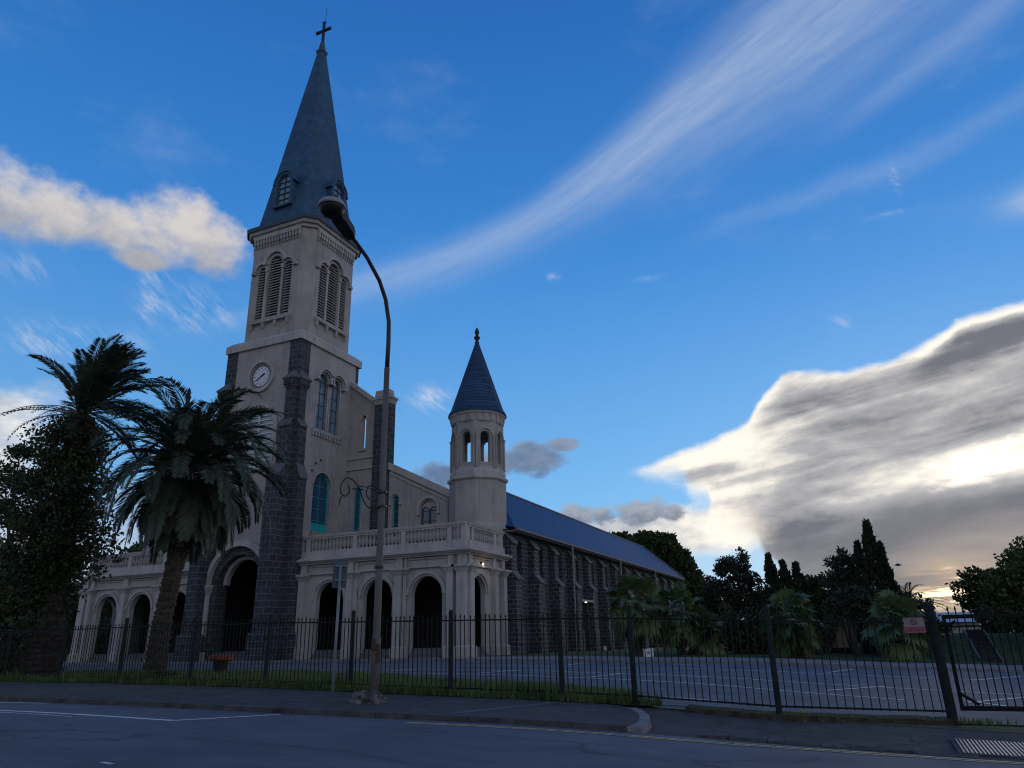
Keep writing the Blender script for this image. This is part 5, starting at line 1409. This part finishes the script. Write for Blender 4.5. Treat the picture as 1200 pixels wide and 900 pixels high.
# ivy-covered palm further left
def date_palm_ivy():
    r = random.Random(8)
    t = thing('date_palm', 'ragged date palm rising from an ivy-smothered trunk at the left edge', 'palm tree', (-27.2, 18.6, .66))
    pts = [(-27.25, 18.6, .5), (-27.2, 18.6, 2.5), (-27.35, 18.6, 6), (-27.6, 18.6, 10.6)]
    b = MB(); palm_trunk(b, r, pts, [.72, .45, .42, .5]); tr = b.build('trunk', BARKD, t)
    b = MB(); trunk_stubs(b, r, [pts[0], (-27.22, 18.6, 2.2)], [.72, .5], 260, .2); b.build('aerial_roots', mat('reddish_roots', (.075, .045, .034), .95, .3), tr)
    b = MB()
    clumps(b, r, [((-27.6, 18.5, 9.3), (1.35, 1.2, 1.3)), ((-27.5, 18.5, 7.6), (1.5, 1.3, 1.6)), ((-27.3, 18.5, 5.8), (1.35, 1.2, 1.6)), ((-27.4, 18.5, 4.2), (.9, .9, 1.4)), ((-27.4, 18.5, 2.9), (.65, .65, 1.1)), ((-28.3, 18.2, 5.2), (.9, .9, 1.6))], 230, .15, .10, .42, 12, hollow=.45)
    clumps(b, r, [((-25.8, 18.9, 6.2), (.75, .6, .5)), ((-25.3, 19, 5.5), (.55, .5, .4)), ((-26.0, 18.8, 5.0), (.8, .5, .5)), ((-26.5, 18.7, 4.6), (.6, .5, .7)), ((-25.0, 19.0, 4.9), (.4, .4, .25)), ((-25.7, 18.9, 4.4), (.4, .4, .35)), ((-29.6, 18.0, 8.0), (.9, .8, .6)), ((-29.9, 18, 6.9), (1.0, .8, .5)), ((-30.2, 18, 9.2), (.7, .6, .5)), ((-30.6, 18, 7.6), (.8, .6, .4)), ((-29.4, 18, 9.9), (.5, .5, .3))], 75, .17, .11, .36, 10, hollow=.2)
    b.build('ivy', IVY, t)
    b = MB(); limbs(b, (-27.2, 18.6, 4.2), [((-25.2, 19, 5.2), .07), ((-25.4, 19, 6.2), .06), ((-29.9, 18, 8.4), .08)], .08, .2, r); b.build('branch', BARKD, t)
    b = MB(); top = Vector((-27.55, 18.6, 10.9))
    for k in range(60):
        q = k/60
        az = r.gauss(.55, .9) if r.random() < .75 else r.uniform(0, 2*PI)
        el = R(r.uniform(48, 88) if q < .72 else r.uniform(-12, 45))
        frond(b, r, top+rdir(r)*.25, az, el, r.uniform(2.6, 3.6), r.uniform(.7, 1.35), .60, 54, .06)
    for az_, e in ((3.4, 62), (3.0, 74), (2.6, 70)): frond(b, r, top, az_, R(e), 3.5, .7, .34, 44, .05)
    b.build('crown', DATE, t)
    b = MB()
    for k in range(11): frond(b, r, top+Vector((0, 0, -.3)), r.uniform(2.5, 4.2), R(r.uniform(5, 38)), r.uniform(3.0, 4.2), r.uniform(.9, 1.5), .28, 12, .05, bare=.35)
    for k in range(14): frond(b, r, top+Vector((0, 0, -.4)), r.uniform(-1, 1.2), R(r.uniform(-35, 5)), r.uniform(1.5, 2.4), r.uniform(.8, 1.2), .36, 24, .04)
    b.build('dead_fronds', DEADF, t)
date_palm_ivy()

def tree(name, label, base, blobs, m, dens, L, w, cs, tops, tr=.16, seed=0, per=14, group=None, cat='tree', hollow=.5):
    r = random.Random(seed)
    t = thing(name, label, cat, base, group)
    b = MB(); bx_ = Vector(base)
    limbs(b, base, [(q, tr*(.6+.4*r.random())) for q in tops], tr, .12*(Vector(tops[0])-bx_).length*.5, r)
    b.build('trunk', BARKD, t)
    b = MB(); clumps(b, r, blobs, dens, L, w, cs, per, hollow=hollow); b.build('crown', m, t)
    return t
# dark broad-leaved tree at the left edge
tree('leafy_tree', 'dark spreading leafy tree behind the ivy palm at left edge', (-41, 26, .6), [((-41.0, 26, 5.0), (1.9, 1.8, 1.7)), ((-43.6, 26, 5.2), (2.8, 2, 2.6)), ((-43.5, 26, 9.0), (1.2, 1, .6)), ((-41.2, 26, 8.3), (1.0, .9, .45)), ((-42.2, 26, 10.6), (1.0, .9, .4)), ((-44.6, 26, 11.6), (1.2, .9, .5)), ((-43.2, 26, 12.6), (.8, .7, .35)), ((-40.6, 26, 10.0), (.7, .6, .3))], BROAD, 75, .24, .15, .42, [(-41.2, 26, 8.3), (-43.5, 26, 12.4), (-39.4, 26, 6), (-42.8, 26, 9), (-40.8, 26, 10), (-44.6, 26, 11.5)], .2, 31, hollow=.3)
tree('leafy_tree', 'low dark bushy tree behind the fence at left edge', (-38.5, 24.5, .6), [((-36.4, 24, 1.9), (1.2, 1.2, 1.4)), ((-38.4, 24.5, 3.4), (2.0, 1.5, 2.2)), ((-40, 24.5, 2.0), (2.2, 1.4, 1.8))], BROAD, 75, .22, .14, .42, [(-37.5, 24, 3), (-39, 24.5, 4)], .15, 32)
for k, (x, y, h) in enumerate(((-86, 62, 7.5), (-93, 70, 9.5), (-79.5, 66, 5.0), (-91.5, 75, 15.6))):
    tree('leafy_tree', ['dark green tree in the gap left of the porch', 'tall dim tree behind the white house', 'low tree glimpsed through the left porch arches', 'treetop showing above the left porch balustrade'][k], (x, y, .6),
         [((x, y, .6+h*.55), (h*.3, h*.3, h*.42)), ((x+h*.2, y, h*.4), (h*.25, h*.25, h*.3)), ((x-h*.2, y, h*.5), (h*.2, h*.2, h*.3))], BROAD, 26, .6, .4, .9, [(x, y, h*.6), (x+h*.2, y, h*.5)], .25, 40+k)
# rounded trees beyond the roof
for k, (lab, base, bl) in enumerate((('round dark tree crown swelling behind the blue roof ridge', (-34, 122, .6), [((-36, 122, 13.0), (5, 4, 5.6)), ((-31.5, 121, 12.7), (4.5, 4, 5.2))]),
        ('round dark tree crown beside the end of the blue roof', (-26, 118, .6), [((-27.6, 118, 11.4), (4.2, 4, 5.6)), ((-24.2, 117, 7.6), (3.4, 3.2, 4.0)), ((-21.6, 117, 4.6), (2.4, 2.4, 3.2))]))):
    tree('round_tree', lab, base, bl, BROAD, 40, .7, .5, .8, [(base[0], base[1], 10), (base[0]+3, base[1], 9)], .5, 50+k, hollow=.75)
# pine
tree('pine_tree', 'dark irregular pine right of the blue roof end', (-9.0, 60, .3), [((-9.7, 60, 5.0), (1.3, 1.1, 1.1)), ((-8.5, 60, 6.5), (1.2, 1.0, .9)), ((-7.6, 60, 5.6), (1.0, .9, 1.0)), ((-10.5, 60, 4.3), (.6, .6, .6)), ((-9.4, 60, 6.9), (.5, .5, .5)), ((-7.75, 60, 7.3), (.45, .45, .7)), ((-7.9, 60, 4.2), (1.4, 1.1, .9)), ((-10.6, 60, 5.9), (.35, .35, .35)), ((-9.2, 60, 3.6), (1.4, 1.1, .6))], PINE, 105, .26, .13, .28, [(-9.6, 60, 5.6), (-8.5, 60, 7.0), (-7.7, 60, 7.2), (-10.5, 60, 4.6)], .14, 60, per=16, hollow=.15)
# cypresses
def spire_leaf(b, r, x, y, z0, z1, rad, dens=90, L=.26, w=.12, power=.8):
    H = z1-z0
    for _ in range(int(dens*H*max(.35, rad))):
        t = r.random(); z = z0+H*t; q = rad*min(1.0, (1-t)**power*1.15+.02)*(.55+.45*r.random())*(1+.18*math.sin(z*5+x*3)); a = r.uniform(0, 2*PI)
        p = Vector((x+q*math.cos(a), y+q*math.sin(a), z))
        for _ in range(7):
            d = (Vector((math.cos(a)*.5, math.sin(a)*.5, 1.3))+rdir(r)*.55).normalized()
            leafquad(b, p+rdir(r)*.10, d, rdir(r), L*r.uniform(.6, 1.25), w)
def cypress(label, base, spires, group=None, seed=0):
    r = random.Random(seed); t = thing('cypress_tree', label, 'cypress', base, group)
    b = MB(); b.tube([Vector(base)-Vector((0, 0, .2)), (base[0], base[1], spires[0][3]*.8)], [.16, .04], 8); b.build('trunk', BARKD, t)
    b = MB()
    for s in spires: spire_leaf(b, r, *s)
    b.build('crown', CONIF, t)
for k, (x, h, lab) in enumerate(((-5.62, 7.2, 'tallest and leftmost of three small cypresses behind the fan palms'), (-4.68, 6.65, 'middle one of three small cypresses behind the fan palms'), (-3.80, 6.45, 'rightmost of three small cypresses behind the fan palms'))):
    cypress(lab, (x, 58, .3), [(x, 58, .6, h, .85, 110), (x+.25, 58.1, .6, h-.8, .8, 90), (x+.02, 58, h-.6, h+.05, .10, 120)], 'three small cypresses', 70+k)
cypress('tall many-tipped cypress, the highest tree right of the church', (1.0, 55, .2), [(1.25, 55, .6, 8.6, 1.0, 120), (.45, 55, .6, 7.2, .8, 100), (1.75, 55.2, .8, 7.0, .9, 100), (2.05, 55, .8, 5.4, .85, 100), (.1, 55, 1, 5.2, .7, 80), (2.35, 55, 1.4, 4.4, .6, 80), (1.25, 55, 7.4, 8.75, .10, 150), (.5, 54.8, 6.3, 7.35, .09, 150), (1.85, 55, 6.2, 7.2, .10, 150), (1.0, 54.6, 5.5, 7.7, .3, 100)], None, 77)
tree('pine_tree', 'feathery dark conifer left of the tall cypress', (-.9, 56, .2), [((-.6, 56, 5.9), (.75, .7, .9)), ((-1.1, 56, 5.0), (.9, .8, .8)), ((-.2, 56, 4.7), (.8, .7, .8)), ((-.5, 56, 6.8), (.35, .35, .4)), ((-1.3, 56, 6.3), (.35, .35, .45)), ((.05, 56, 6.4), (.35, .35, .45)), ((-.6, 56, 3.8), (1.2, .9, .7))], PINE, 110, .28, .11, .26, [(-.6, 56, 6.4), (-1.1, 56, 5.8), (0, 56, 5.9)], .12, 61, per=16, hollow=.15)
tree('leafy_tree', 'thin crowned tree with sky showing through between cypresses', (-2.5, 58, .2), [((-3.0, 58, 5.0), (.9, .8, .5)), ((-2.0, 58, 5.2), (.9, .7, .45)), ((-2.6, 58, 3.9), (1.3, 1, .7)), ((-1.5, 58, 4.4), (.7, .7, .5)), ((-3.2, 58, 3.0), (1.2, 1, .8))], BROAD, 85, .26, .15, .34, [(-3.0, 58, 5), (-2, 58, 5.2), (-1.5, 58, 4.4)], .12, 62, hollow=.1)
# multi-stemmed tree before the cream house
tree('small_tree', 'multi-stemmed small tree in front of the cream house', (-.55, 50.3, .25), [((-.9, 50.3, 3.4), (1.2, .9, .7)), ((.1, 50.3, 3.7), (1.0, .9, .7)), ((-1.5, 50.3, 2.9), (.8, .7, .5)), ((.8, 50.3, 3.0), (.9, .8, .7)), ((-.1, 50.3, 2.8), (1.1, .8, .4)), ((.7, 50.3, 2.0), (.5, .5, .6)), ((-1.9, 50.3, 2.1), (.45, .45, .5))], SHRUB, 85, .2, .12, .3, [(-1.6, 50.3, 2.9), (-.9, 50.3, 3.3), (-.2, 50.3, 3.4), (.3, 50.2, 3.3), (.85, 50.3, 2.9), (-.5, 50.5, 3.2)], .085, 63, hollow=.2)
# dark shrubs under the trees
for k, (x, y, z, rx, rz_, lab) in enumerate(((-9.3, 49, 1.5, 1.1, 1.5, 'dark round shrub right of the second fan palm'), (-7.6, 51, 1.9, 1.5, 1.9, 'large dark shrub under the pine'), (-6.1, 52, 1.6, 1.2, 1.6, 'dark shrub left of the third fan palm'), (-4.2, 53, 1.6, 1.6, 1.9, 'dark shrub under the three small cypresses'), (1.9, 52, 1.5, .9, 1.4, 'dark shrub beneath the tall cypress'), (-64, 48, 2.6, 2.6, 2.2, 'dim bush beyond the left end of the porch'), (3.3, 52.5, 2.2, .8, 1.5, 'dark shrub behind the fan palm nearest the gate'), (-10.6, 63, 2.0, 1.7, 2.2, 'dark bush at the foot of the pine, beside the round trees'), (-7.6, 63, 1.8, 2.0, 2.4, 'dark bush filling the space below the pine crown'), (-5.0, 60.5, 2.0, 1.6, 2.6, 'dark bush at the foot of the three small cypresses'), (-2.8, 60.2, 1.5, 1.2, 1.7, 'dark bush left of the cream house'))):
    tree('shrub', lab, (x, y, .1), [((x, y, z), (rx, 1.0, rz_)), ((x+rx*.5, y+.2, z*.7), (rx*.6, .8, rz_*.7))], SHRUB, 70, .22, .14, .34, [(x, y, z), (x+.3, y, z)], .07, 80+k, cat='shrub', hollow=.4)
for k, (x, y, top_, w_, lab) in enumerate(((-6.9, 66, 5.2, 1.6, 'dense dark tree between the pine and the small cypresses'), (-3.4, 67, 5.3, 1.7, 'dense dark tree behind the small cypresses'), (-1.2, 66, 5.0, 1.5, 'dense dark tree behind the feathery conifer'), (2.0, 64, 4.4, 1.5, 'dense dark tree behind the right foot of the tall cypress'), (-11.6, 68, 4.2, 1.5, 'dense dark tree between the roof end and the pine'), (4.4, 70, 3.0, 1.3, 'low dark tree under the sunset gap'))):
    tree('leafy_tree', lab, (x, y, .2), [((x, y, top_*.72), (w_, 1.2, top_*.30)), ((x-.7*w_, y, top_*.45), (w_*.8, 1.1, top_*.33)), ((x+.7*w_, y, top_*.42), (w_*.8, 1.1, top_*.33))], SHRUB, 75, .26, .17, .4, [(x, y, top_*.7), (x+.5*w_, y, top_*.5)], .14, 120+k, hollow=.4)
# feathery palm behind the fan palm by the gate
def feather_palm():
    r = random.Random(91); t = thing('feather_palm', 'thin feathery palm silhouetted against the sunset gap', 'palm tree', (2.9, 58, .1))
    b = MB(); b.tube([(2.9, 58, 0), (3.0, 58, 3.6)], [.16, .12], 8); b.build('trunk', BARKD, t)
    b = MB()
    for k in range(26): frond(b, r, (3.0, 58, 3.6), k*2.4, R(r.uniform(-5, 75)), r.uniform(1.5, 2.3), r.uniform(1.0, 1.7), .34, 26, .05)
    for k in range(5): frond(b, r, (3.0, 58, 3.4), r.uniform(-.4, .4), R(r.uniform(5, 35)), 2.7, r.uniform(.9, 1.3), .36, 26, .06)
    b.build('crown', PINE, t)
feather_palm()
# big trees on the bank to the right
tree('leafy_tree', 'big dark green leafy tree on the grass bank at right edge', (8.9, 48, 1.0), [((8.9, 48, 4.2), (2.0, 1.8, 1.7)), ((10.6, 48, 4.6), (2.0, 1.8, 2.1)), ((7.5, 48, 3.6), (1.2, 1.2, 1.0)), ((9.4, 48, 5.7), (1.2, 1.2, .8)), ((8.2, 48, 2.9), (1.6, 1.3, .8)), ((10.4, 48, 2.6), (1.9, 1.3, 1.0)), ((12, 48, 4.0), (1.8, 1.6, 2.2)), ((7.0, 48.3, 2.7), (.9, .9, .8)), ((8.8, 48.3, 2.1), (1.3, 1, .7))], BROADL, 95, .28, .17, .42, [(8.9, 48, 4.6), (10.6, 48, 5), (7.6, 48, 3.8), (12, 48, 4.4)], .22, 64, hollow=.4)
tree('leafy_tree', 'smaller shaggy tree left of the big tree on the bank', (6.7, 54, 1.5), [((6.9, 54, 4.0), (1.0, .9, .9)), ((6.1, 54, 3.3), (.6, .6, .7)), ((7.8, 54, 4.2), (.9, .9, 1.0)), ((6.6, 54, 4.9), (.6, .6, .35)), ((5.9, 54, 4.2), (.5, .5, .25)), ((7.6, 54, 3.0), (1.2, .9, .7))], BROAD, 95, .26, .15, .34, [(6.9, 54, 4.2), (6.1, 54, 3.6), (7.8, 54, 4.4), (6, 54, 4.2)], .12, 65, hollow=.25)

tree('shrub', 'long dark bush on top of the bank, below the big right tree', (10, 54.5, 1.2), [((7.6, 54.5, 2.1), (1.2, .9, .9)), ((9.2, 54.5, 2.3), (1.3, .9, 1.1)), ((10.8, 54.5, 2.2), (1.3, .9, 1.0)), ((12.6, 54.5, 2.3), (1.4, .9, 1.1))], SHRUB, 130, .24, .16, .34, [(8.5, 54.5, 2.3), (10.5, 54.5, 2.3)], .07, 140, cat='shrub', hollow=.3)
# fan palms
def fan_leaf(b, r, base, az, el, pet, rad, droop=.25, segs=20):
    h = Vector((math.cos(az), math.sin(az), 0)); p = Vector(base); pts = [p.copy()]; e = el
    for k in range(5):
        d = h*math.cos(e)+Vector((0, 0, 1))*math.sin(e); p = p+d*pet/5; pts.append(p.copy()); e -= droop/5
    b.tube(pts, [.022, .02, .018, .016, .014, .012], 4)
    d = (h*math.cos(e-.15)+Vector((0, 0, 1))*math.sin(e-.15)).normalized(); s = Vector((-math.sin(az), math.cos(az), 0)); nrm = s.cross(d).normalized()
    if nrm.z < 0: nrm = -nrm
    ro_ = r.gauss(0, .55); s, nrm = s*math.cos(ro_)+nrm*math.sin(ro_), nrm*math.cos(ro_)-s*math.sin(ro_)
    for k in range(segs):
        a = -1.9+3.8*k/(segs-1); a += r.uniform(-.03, .03)
        dd = (d*math.cos(a)+s*math.sin(a)+nrm*.10).normalized()
        L = rad*(.72+.28*math.cos(a*.6))*r.uniform(.9, 1.06); q = p+dd*L*.58; sw = dd.cross(nrm).normalized()*L*.085
        tip = p+dd*L*.98-Vector((0, 0, 1))*L*r.uniform(.08, .40)
        b.quad(p, q+sw+nrm*.015, q-sw+nrm*.015); b.quad(q+sw+nrm*.015, tip, q-sw+nrm*.015)
def fan_palm(label, loc, th, pet, rad, n, seed):
    r = random.Random(seed); t = thing('fan_palm', label, 'palm tree', loc, 'fan palms along the far side of the car park')
    x, y, z = loc
    b = MB(); palm_trunk(b, r, [(x, y, z-.1), (x+r.uniform(-.1, .1), y, z+th*.5), (x+r.uniform(-.15, .15), y, z+th)], [.28, .24, .22], n=12); b.build('trunk', BARKD, t)
    top = Vector((x, y, z+th)); b = MB()
    for k in range(n):
        q = k/n; az = k*2.39996+r.uniform(-.25, .25); el = R(86-128*q**.9)+r.uniform(-.15, .15)
        fan_leaf(b, r, top+Vector((0, 0, .25-.5*q)), az, el, pet*r.uniform(.8, 1.15), rad*r.uniform(.85, 1.1), .25+.55*q)
    b.build('crown', FAN, t)
    b = MB()
    for k in range(n//3):
        az = r.uniform(0, 2*PI); fan_leaf(b, r, top+Vector((0, 0, -.3-r.random()*th*.25)), az, R(r.uniform(-80, -55)), pet*.4, rad*.75, .3, 12)
    b.build('dead_fronds', DEADF, t)
G_ = lambda x, y: gz(x, y)+.1
fan_palm('widest fan palm, closest to the nave wall', (-12.7, 46.2, G_(-12.7, 46)), 2.8, 1.25, .98, 52, 101)
fan_palm('fan palm second from the nave wall', (-10.3, 47.2, G_(-10.3, 47)), 2.2, 1.15, .92, 44, 102)
fan_palm('fan palm standing alone before the dark shrubs, halfway to the gate', (-3.7, 45.4, G_(-3.7, 45)), 1.8, 1.05, .92, 46, 103)
fan_palm('bright fan palm behind the NO ENTRY sign', (1.6, 42.9-1.2+3.2, G_(1.6, 45)), 1.65, 1.0, .90, 46, 104)
fan_palm('small shaggy fan palm crowded between shrub and taller fan palms', (-9.0, 48.6, G_(-9, 48)), 1.2, .8, .7, 30, 105)

# ------------------------------------------------------------------ houses beyond
HW = mat('cream_house_wall', (.38, .33, .25), .9, .1); 
house = thing('cream_house', 'low cream house with dark plinth seen behind the trees', 'house', (-.6, 60, .2))
b = MB(); b.box(-3.4, 3.2, 58.9, 64, .75, 2.5); b.build('wall', HW, house)
b = MB(); b.box(-3.45, 3.25, 58.84, 64.05, .0, .75); b.build('plinth', DARK, house)
b = MB(); b.box(-3.45, -1.9, 58.82, 58.9, 1.15, 1.25); b.box(1.0, 3.25, 58.82, 58.9, 1.15, 1.25); b.build('band', KERBL, house)
b = MB(); b.hexa([(-3.9, 58.4, 2.5), (3.7, 58.4, 2.5), (3.7, 64.5, 2.5), (-3.9, 64.5, 2.5), (-3.0, 60.8, 3.5), (2.8, 60.8, 3.5), (2.8, 62, 3.5), (-3.0, 62, 3.5)]); b.build('roof', KERB, house)
for x in (-2.7, 1.9):
    b = MB(); b.box(x, x+.8, 58.80, 58.88, 1.3, 2.2); w_ = b.build('window', BLACK, house); b = MB(); b.box(x-.06, x+.86, 58.78, 58.88, 1.2, 1.28); b.build('sill', KERBL, w_)
wh = thing('white_building', 'low white building with grey-blue roof beyond the bank', 'house', (7.2, 72, 1.4))
b = MB(); b.box(5.6, 8.3, 70, 75, 1.2, 2.35); b.build('wall', mat('white_wall', (.36, .35, .33), .9, .08), wh)
b = MB(); b.hexa([(5.3, 69.6, 2.35), (8.6, 69.6, 2.35), (8.6, 75.4, 2.35), (5.3, 75.4, 2.35), (5.5, 72.3, 3.15), (8.4, 72.3, 3.15), (8.4, 72.7, 3.15), (5.5, 72.7, 3.15)]); b.build('roof', mat('pale_metal_roof', (.34, .36, .42), .45, .08, 2), wh)
b = MB(); b.box(6.0, 8.6, 69.96, 70.0, 1.95, 2.1); b.build('window', BLACK, wh)
lh = thing('white_house', 'distant white house in the gap left of the porch', 'house', (-117, 82, .6))
b = MB(); b.box(-126, -112.5, 80, 92, .6, 9.5); b.build('wall', mat('dull_white_wall', (.36, .35, .34), .9, .1), lh)
b = MB(); b.hexa([(-126.6, 79.4, 9.5), (-112, 79.4, 9.5), (-112, 92.6, 9.5), (-126.6, 92.6, 9.5), (-122, 85, 12.5), (-116, 85, 12.5), (-116, 87, 12.5), (-122, 87, 12.5)]); b.build('roof', KERB, lh)
for x, z in ((-117.6, 6.4), (-115.2, 6.4), (-120, 6.4), (-117.6, 2.4), (-120, 2.4)):
    b = MB(); b.box(x, x+1.3, 79.9, 80, z, z+1.5); b.build('window', GLASS, lh)
b = MB(); b.box(-115.4, -113.4, 79.85, 80, .8, 3.6); b.build('door', mat('blue_door', (.03, .07, .20), .5, .1), lh)
# stairs up the bank
st = thing('bank_steps', 'dark stone steps with pale edging climbing the grass bank', 'steps', (5.9, 47.5, .1))
b = MB(); n = 11
for k in range(n):
    y = 46.9+k*.5; z = gz(5.9, y)+.16
    b.box(5.3, 6.2, y, y+.52, z-.4, z+.10+k*.006)
b.build('treads', mat('dark_steps', (.028, .028, .03), .9, .25), st)
for x in (5.24, 6.2):
    b = MB()
    for k in range(n): 
        y = 46.85+k*.5
        b.hexa([(x, y, gz(x, y)), (x+.055, y, gz(x, y)), (x+.055, y+.5, gz(x, y+.5)), (x, y+.5, gz(x, y+.5)), (x, y, gz(x, y)+.30), (x+.055, y, gz(x, y)+.30), (x+.055, y+.5, gz(x, y+.5)+.30), (x, y+.5, gz(x, y+.5)+.30)])
    b.build('side_wall', PATHM, st)

# ------------------------------------------------------------------ grass
def grass():
    r = random.Random(4); b = MB()
    def blade(x, y, h, z=None):
        z = g(x, y)+.01; a = r.uniform(0, 2*PI); w = r.uniform(.008, .018); lean = r.uniform(.05, .5)*h; c, s = math.cos(a), math.sin(a)
        a2 = r.uniform(0, 2*PI); lx, ly = math.cos(a2)*lean, math.sin(a2)*lean
        b.quad((x-c*w, y-s*w, z), (x+c*w, y+s*w, z), (x+lx*.5+c*w*.7, y+ly*.5+s*w*.7, z+h*.6), (x+lx, y+ly, z+h))
    def dens(x, y): return .5+.5*math.sin(x*1.7+y*2.3)*math.sin(x*.6-y*1.1)
    n = 0
    while n < 42000:
        x = r.uniform(-32, -4.6); y0, y1 = GB(x), GT(x)
        y = y0+(y1-y0)*r.random()**1.4
        if r.random() > .45+.55*dens(x, y): continue
        blade(x, y, r.uniform(.06, .17)*(1+.5*dens(x*.7, y))); n += 1
    for _ in range(5200):       # longer tufts along the fence foot
        x = r.uniform(-30, -3.8); y = FY(x)+r.gauss(0, .07)
        blade(x, y, r.uniform(.08, .30)*(.5+dens(x*2, y)))
    for cx_, cy_, n_, h in ((-7.0, 15.75, 340, .34), (-6.7, 15.7, 200, .28), (-12.6, 16.35, 300, .32), (-12.1, 16.2, 300, .34), (-9.1, 15.9, 160, .25), (-7.5, 15.8, 160, .25), (-20.6, 17.0, 400, .38), (-20.2, 17.0, 300, .4), (-1.3, 15.0, 60, .12), (1.5, 15.6, 90, .12)):
        for _ in range(n_): blade(cx_+r.gauss(0, .22), cy_+r.gauss(0, .1), h*r.uniform(.4, 1.1))
    for _ in range(1500):       # sparse dry tufts on the soil strip
        x = r.uniform(-3.3, 1.0); blade(x, FY(x)+r.uniform(-.2, .2), r.uniform(.03, .08))
    o = b.build('grass', GRASSM); struct(o, 'green grass growing along the fence', 'stuff')
grass()

def litter():
    r = random.Random(77); b = MB()
    for _ in range(520):
        x = r.uniform(-26, .8)
        if r.random() < .55: y = FY(x)-.2-abs(r.gauss(0, .35)); z = g(x, y)
        elif r.random() < .6: y = KY(x)-abs(r.gauss(0, .18))-.03; z = g(x, y)-.085
        else: y = r.uniform(12.6, 15); z = g(x, y)
        if x > -3.4 and y > 12.2: z = g(x, y)-.02
        a = r.uniform(0, 2*PI); L = r.uniform(.03, .085); d = Vector((math.cos(a)*L, math.sin(a)*L, r.uniform(0, .02))); s_ = Vector((-math.sin(a), math.cos(a), 0))*L*.28
        p = Vector((x, y, z+.008)); b.quad(p, p+d*.5+s_+Vector((0, 0, .008)), p+d, p+d*.5-s_)
    struct(b.build('leaf_litter', leafmat('dry_leaf', (.05, .035, .02), (.14, .10, .05), trans=0)), 'dry fallen leaves scattered on pavement and gutter', 'stuff')
litter()
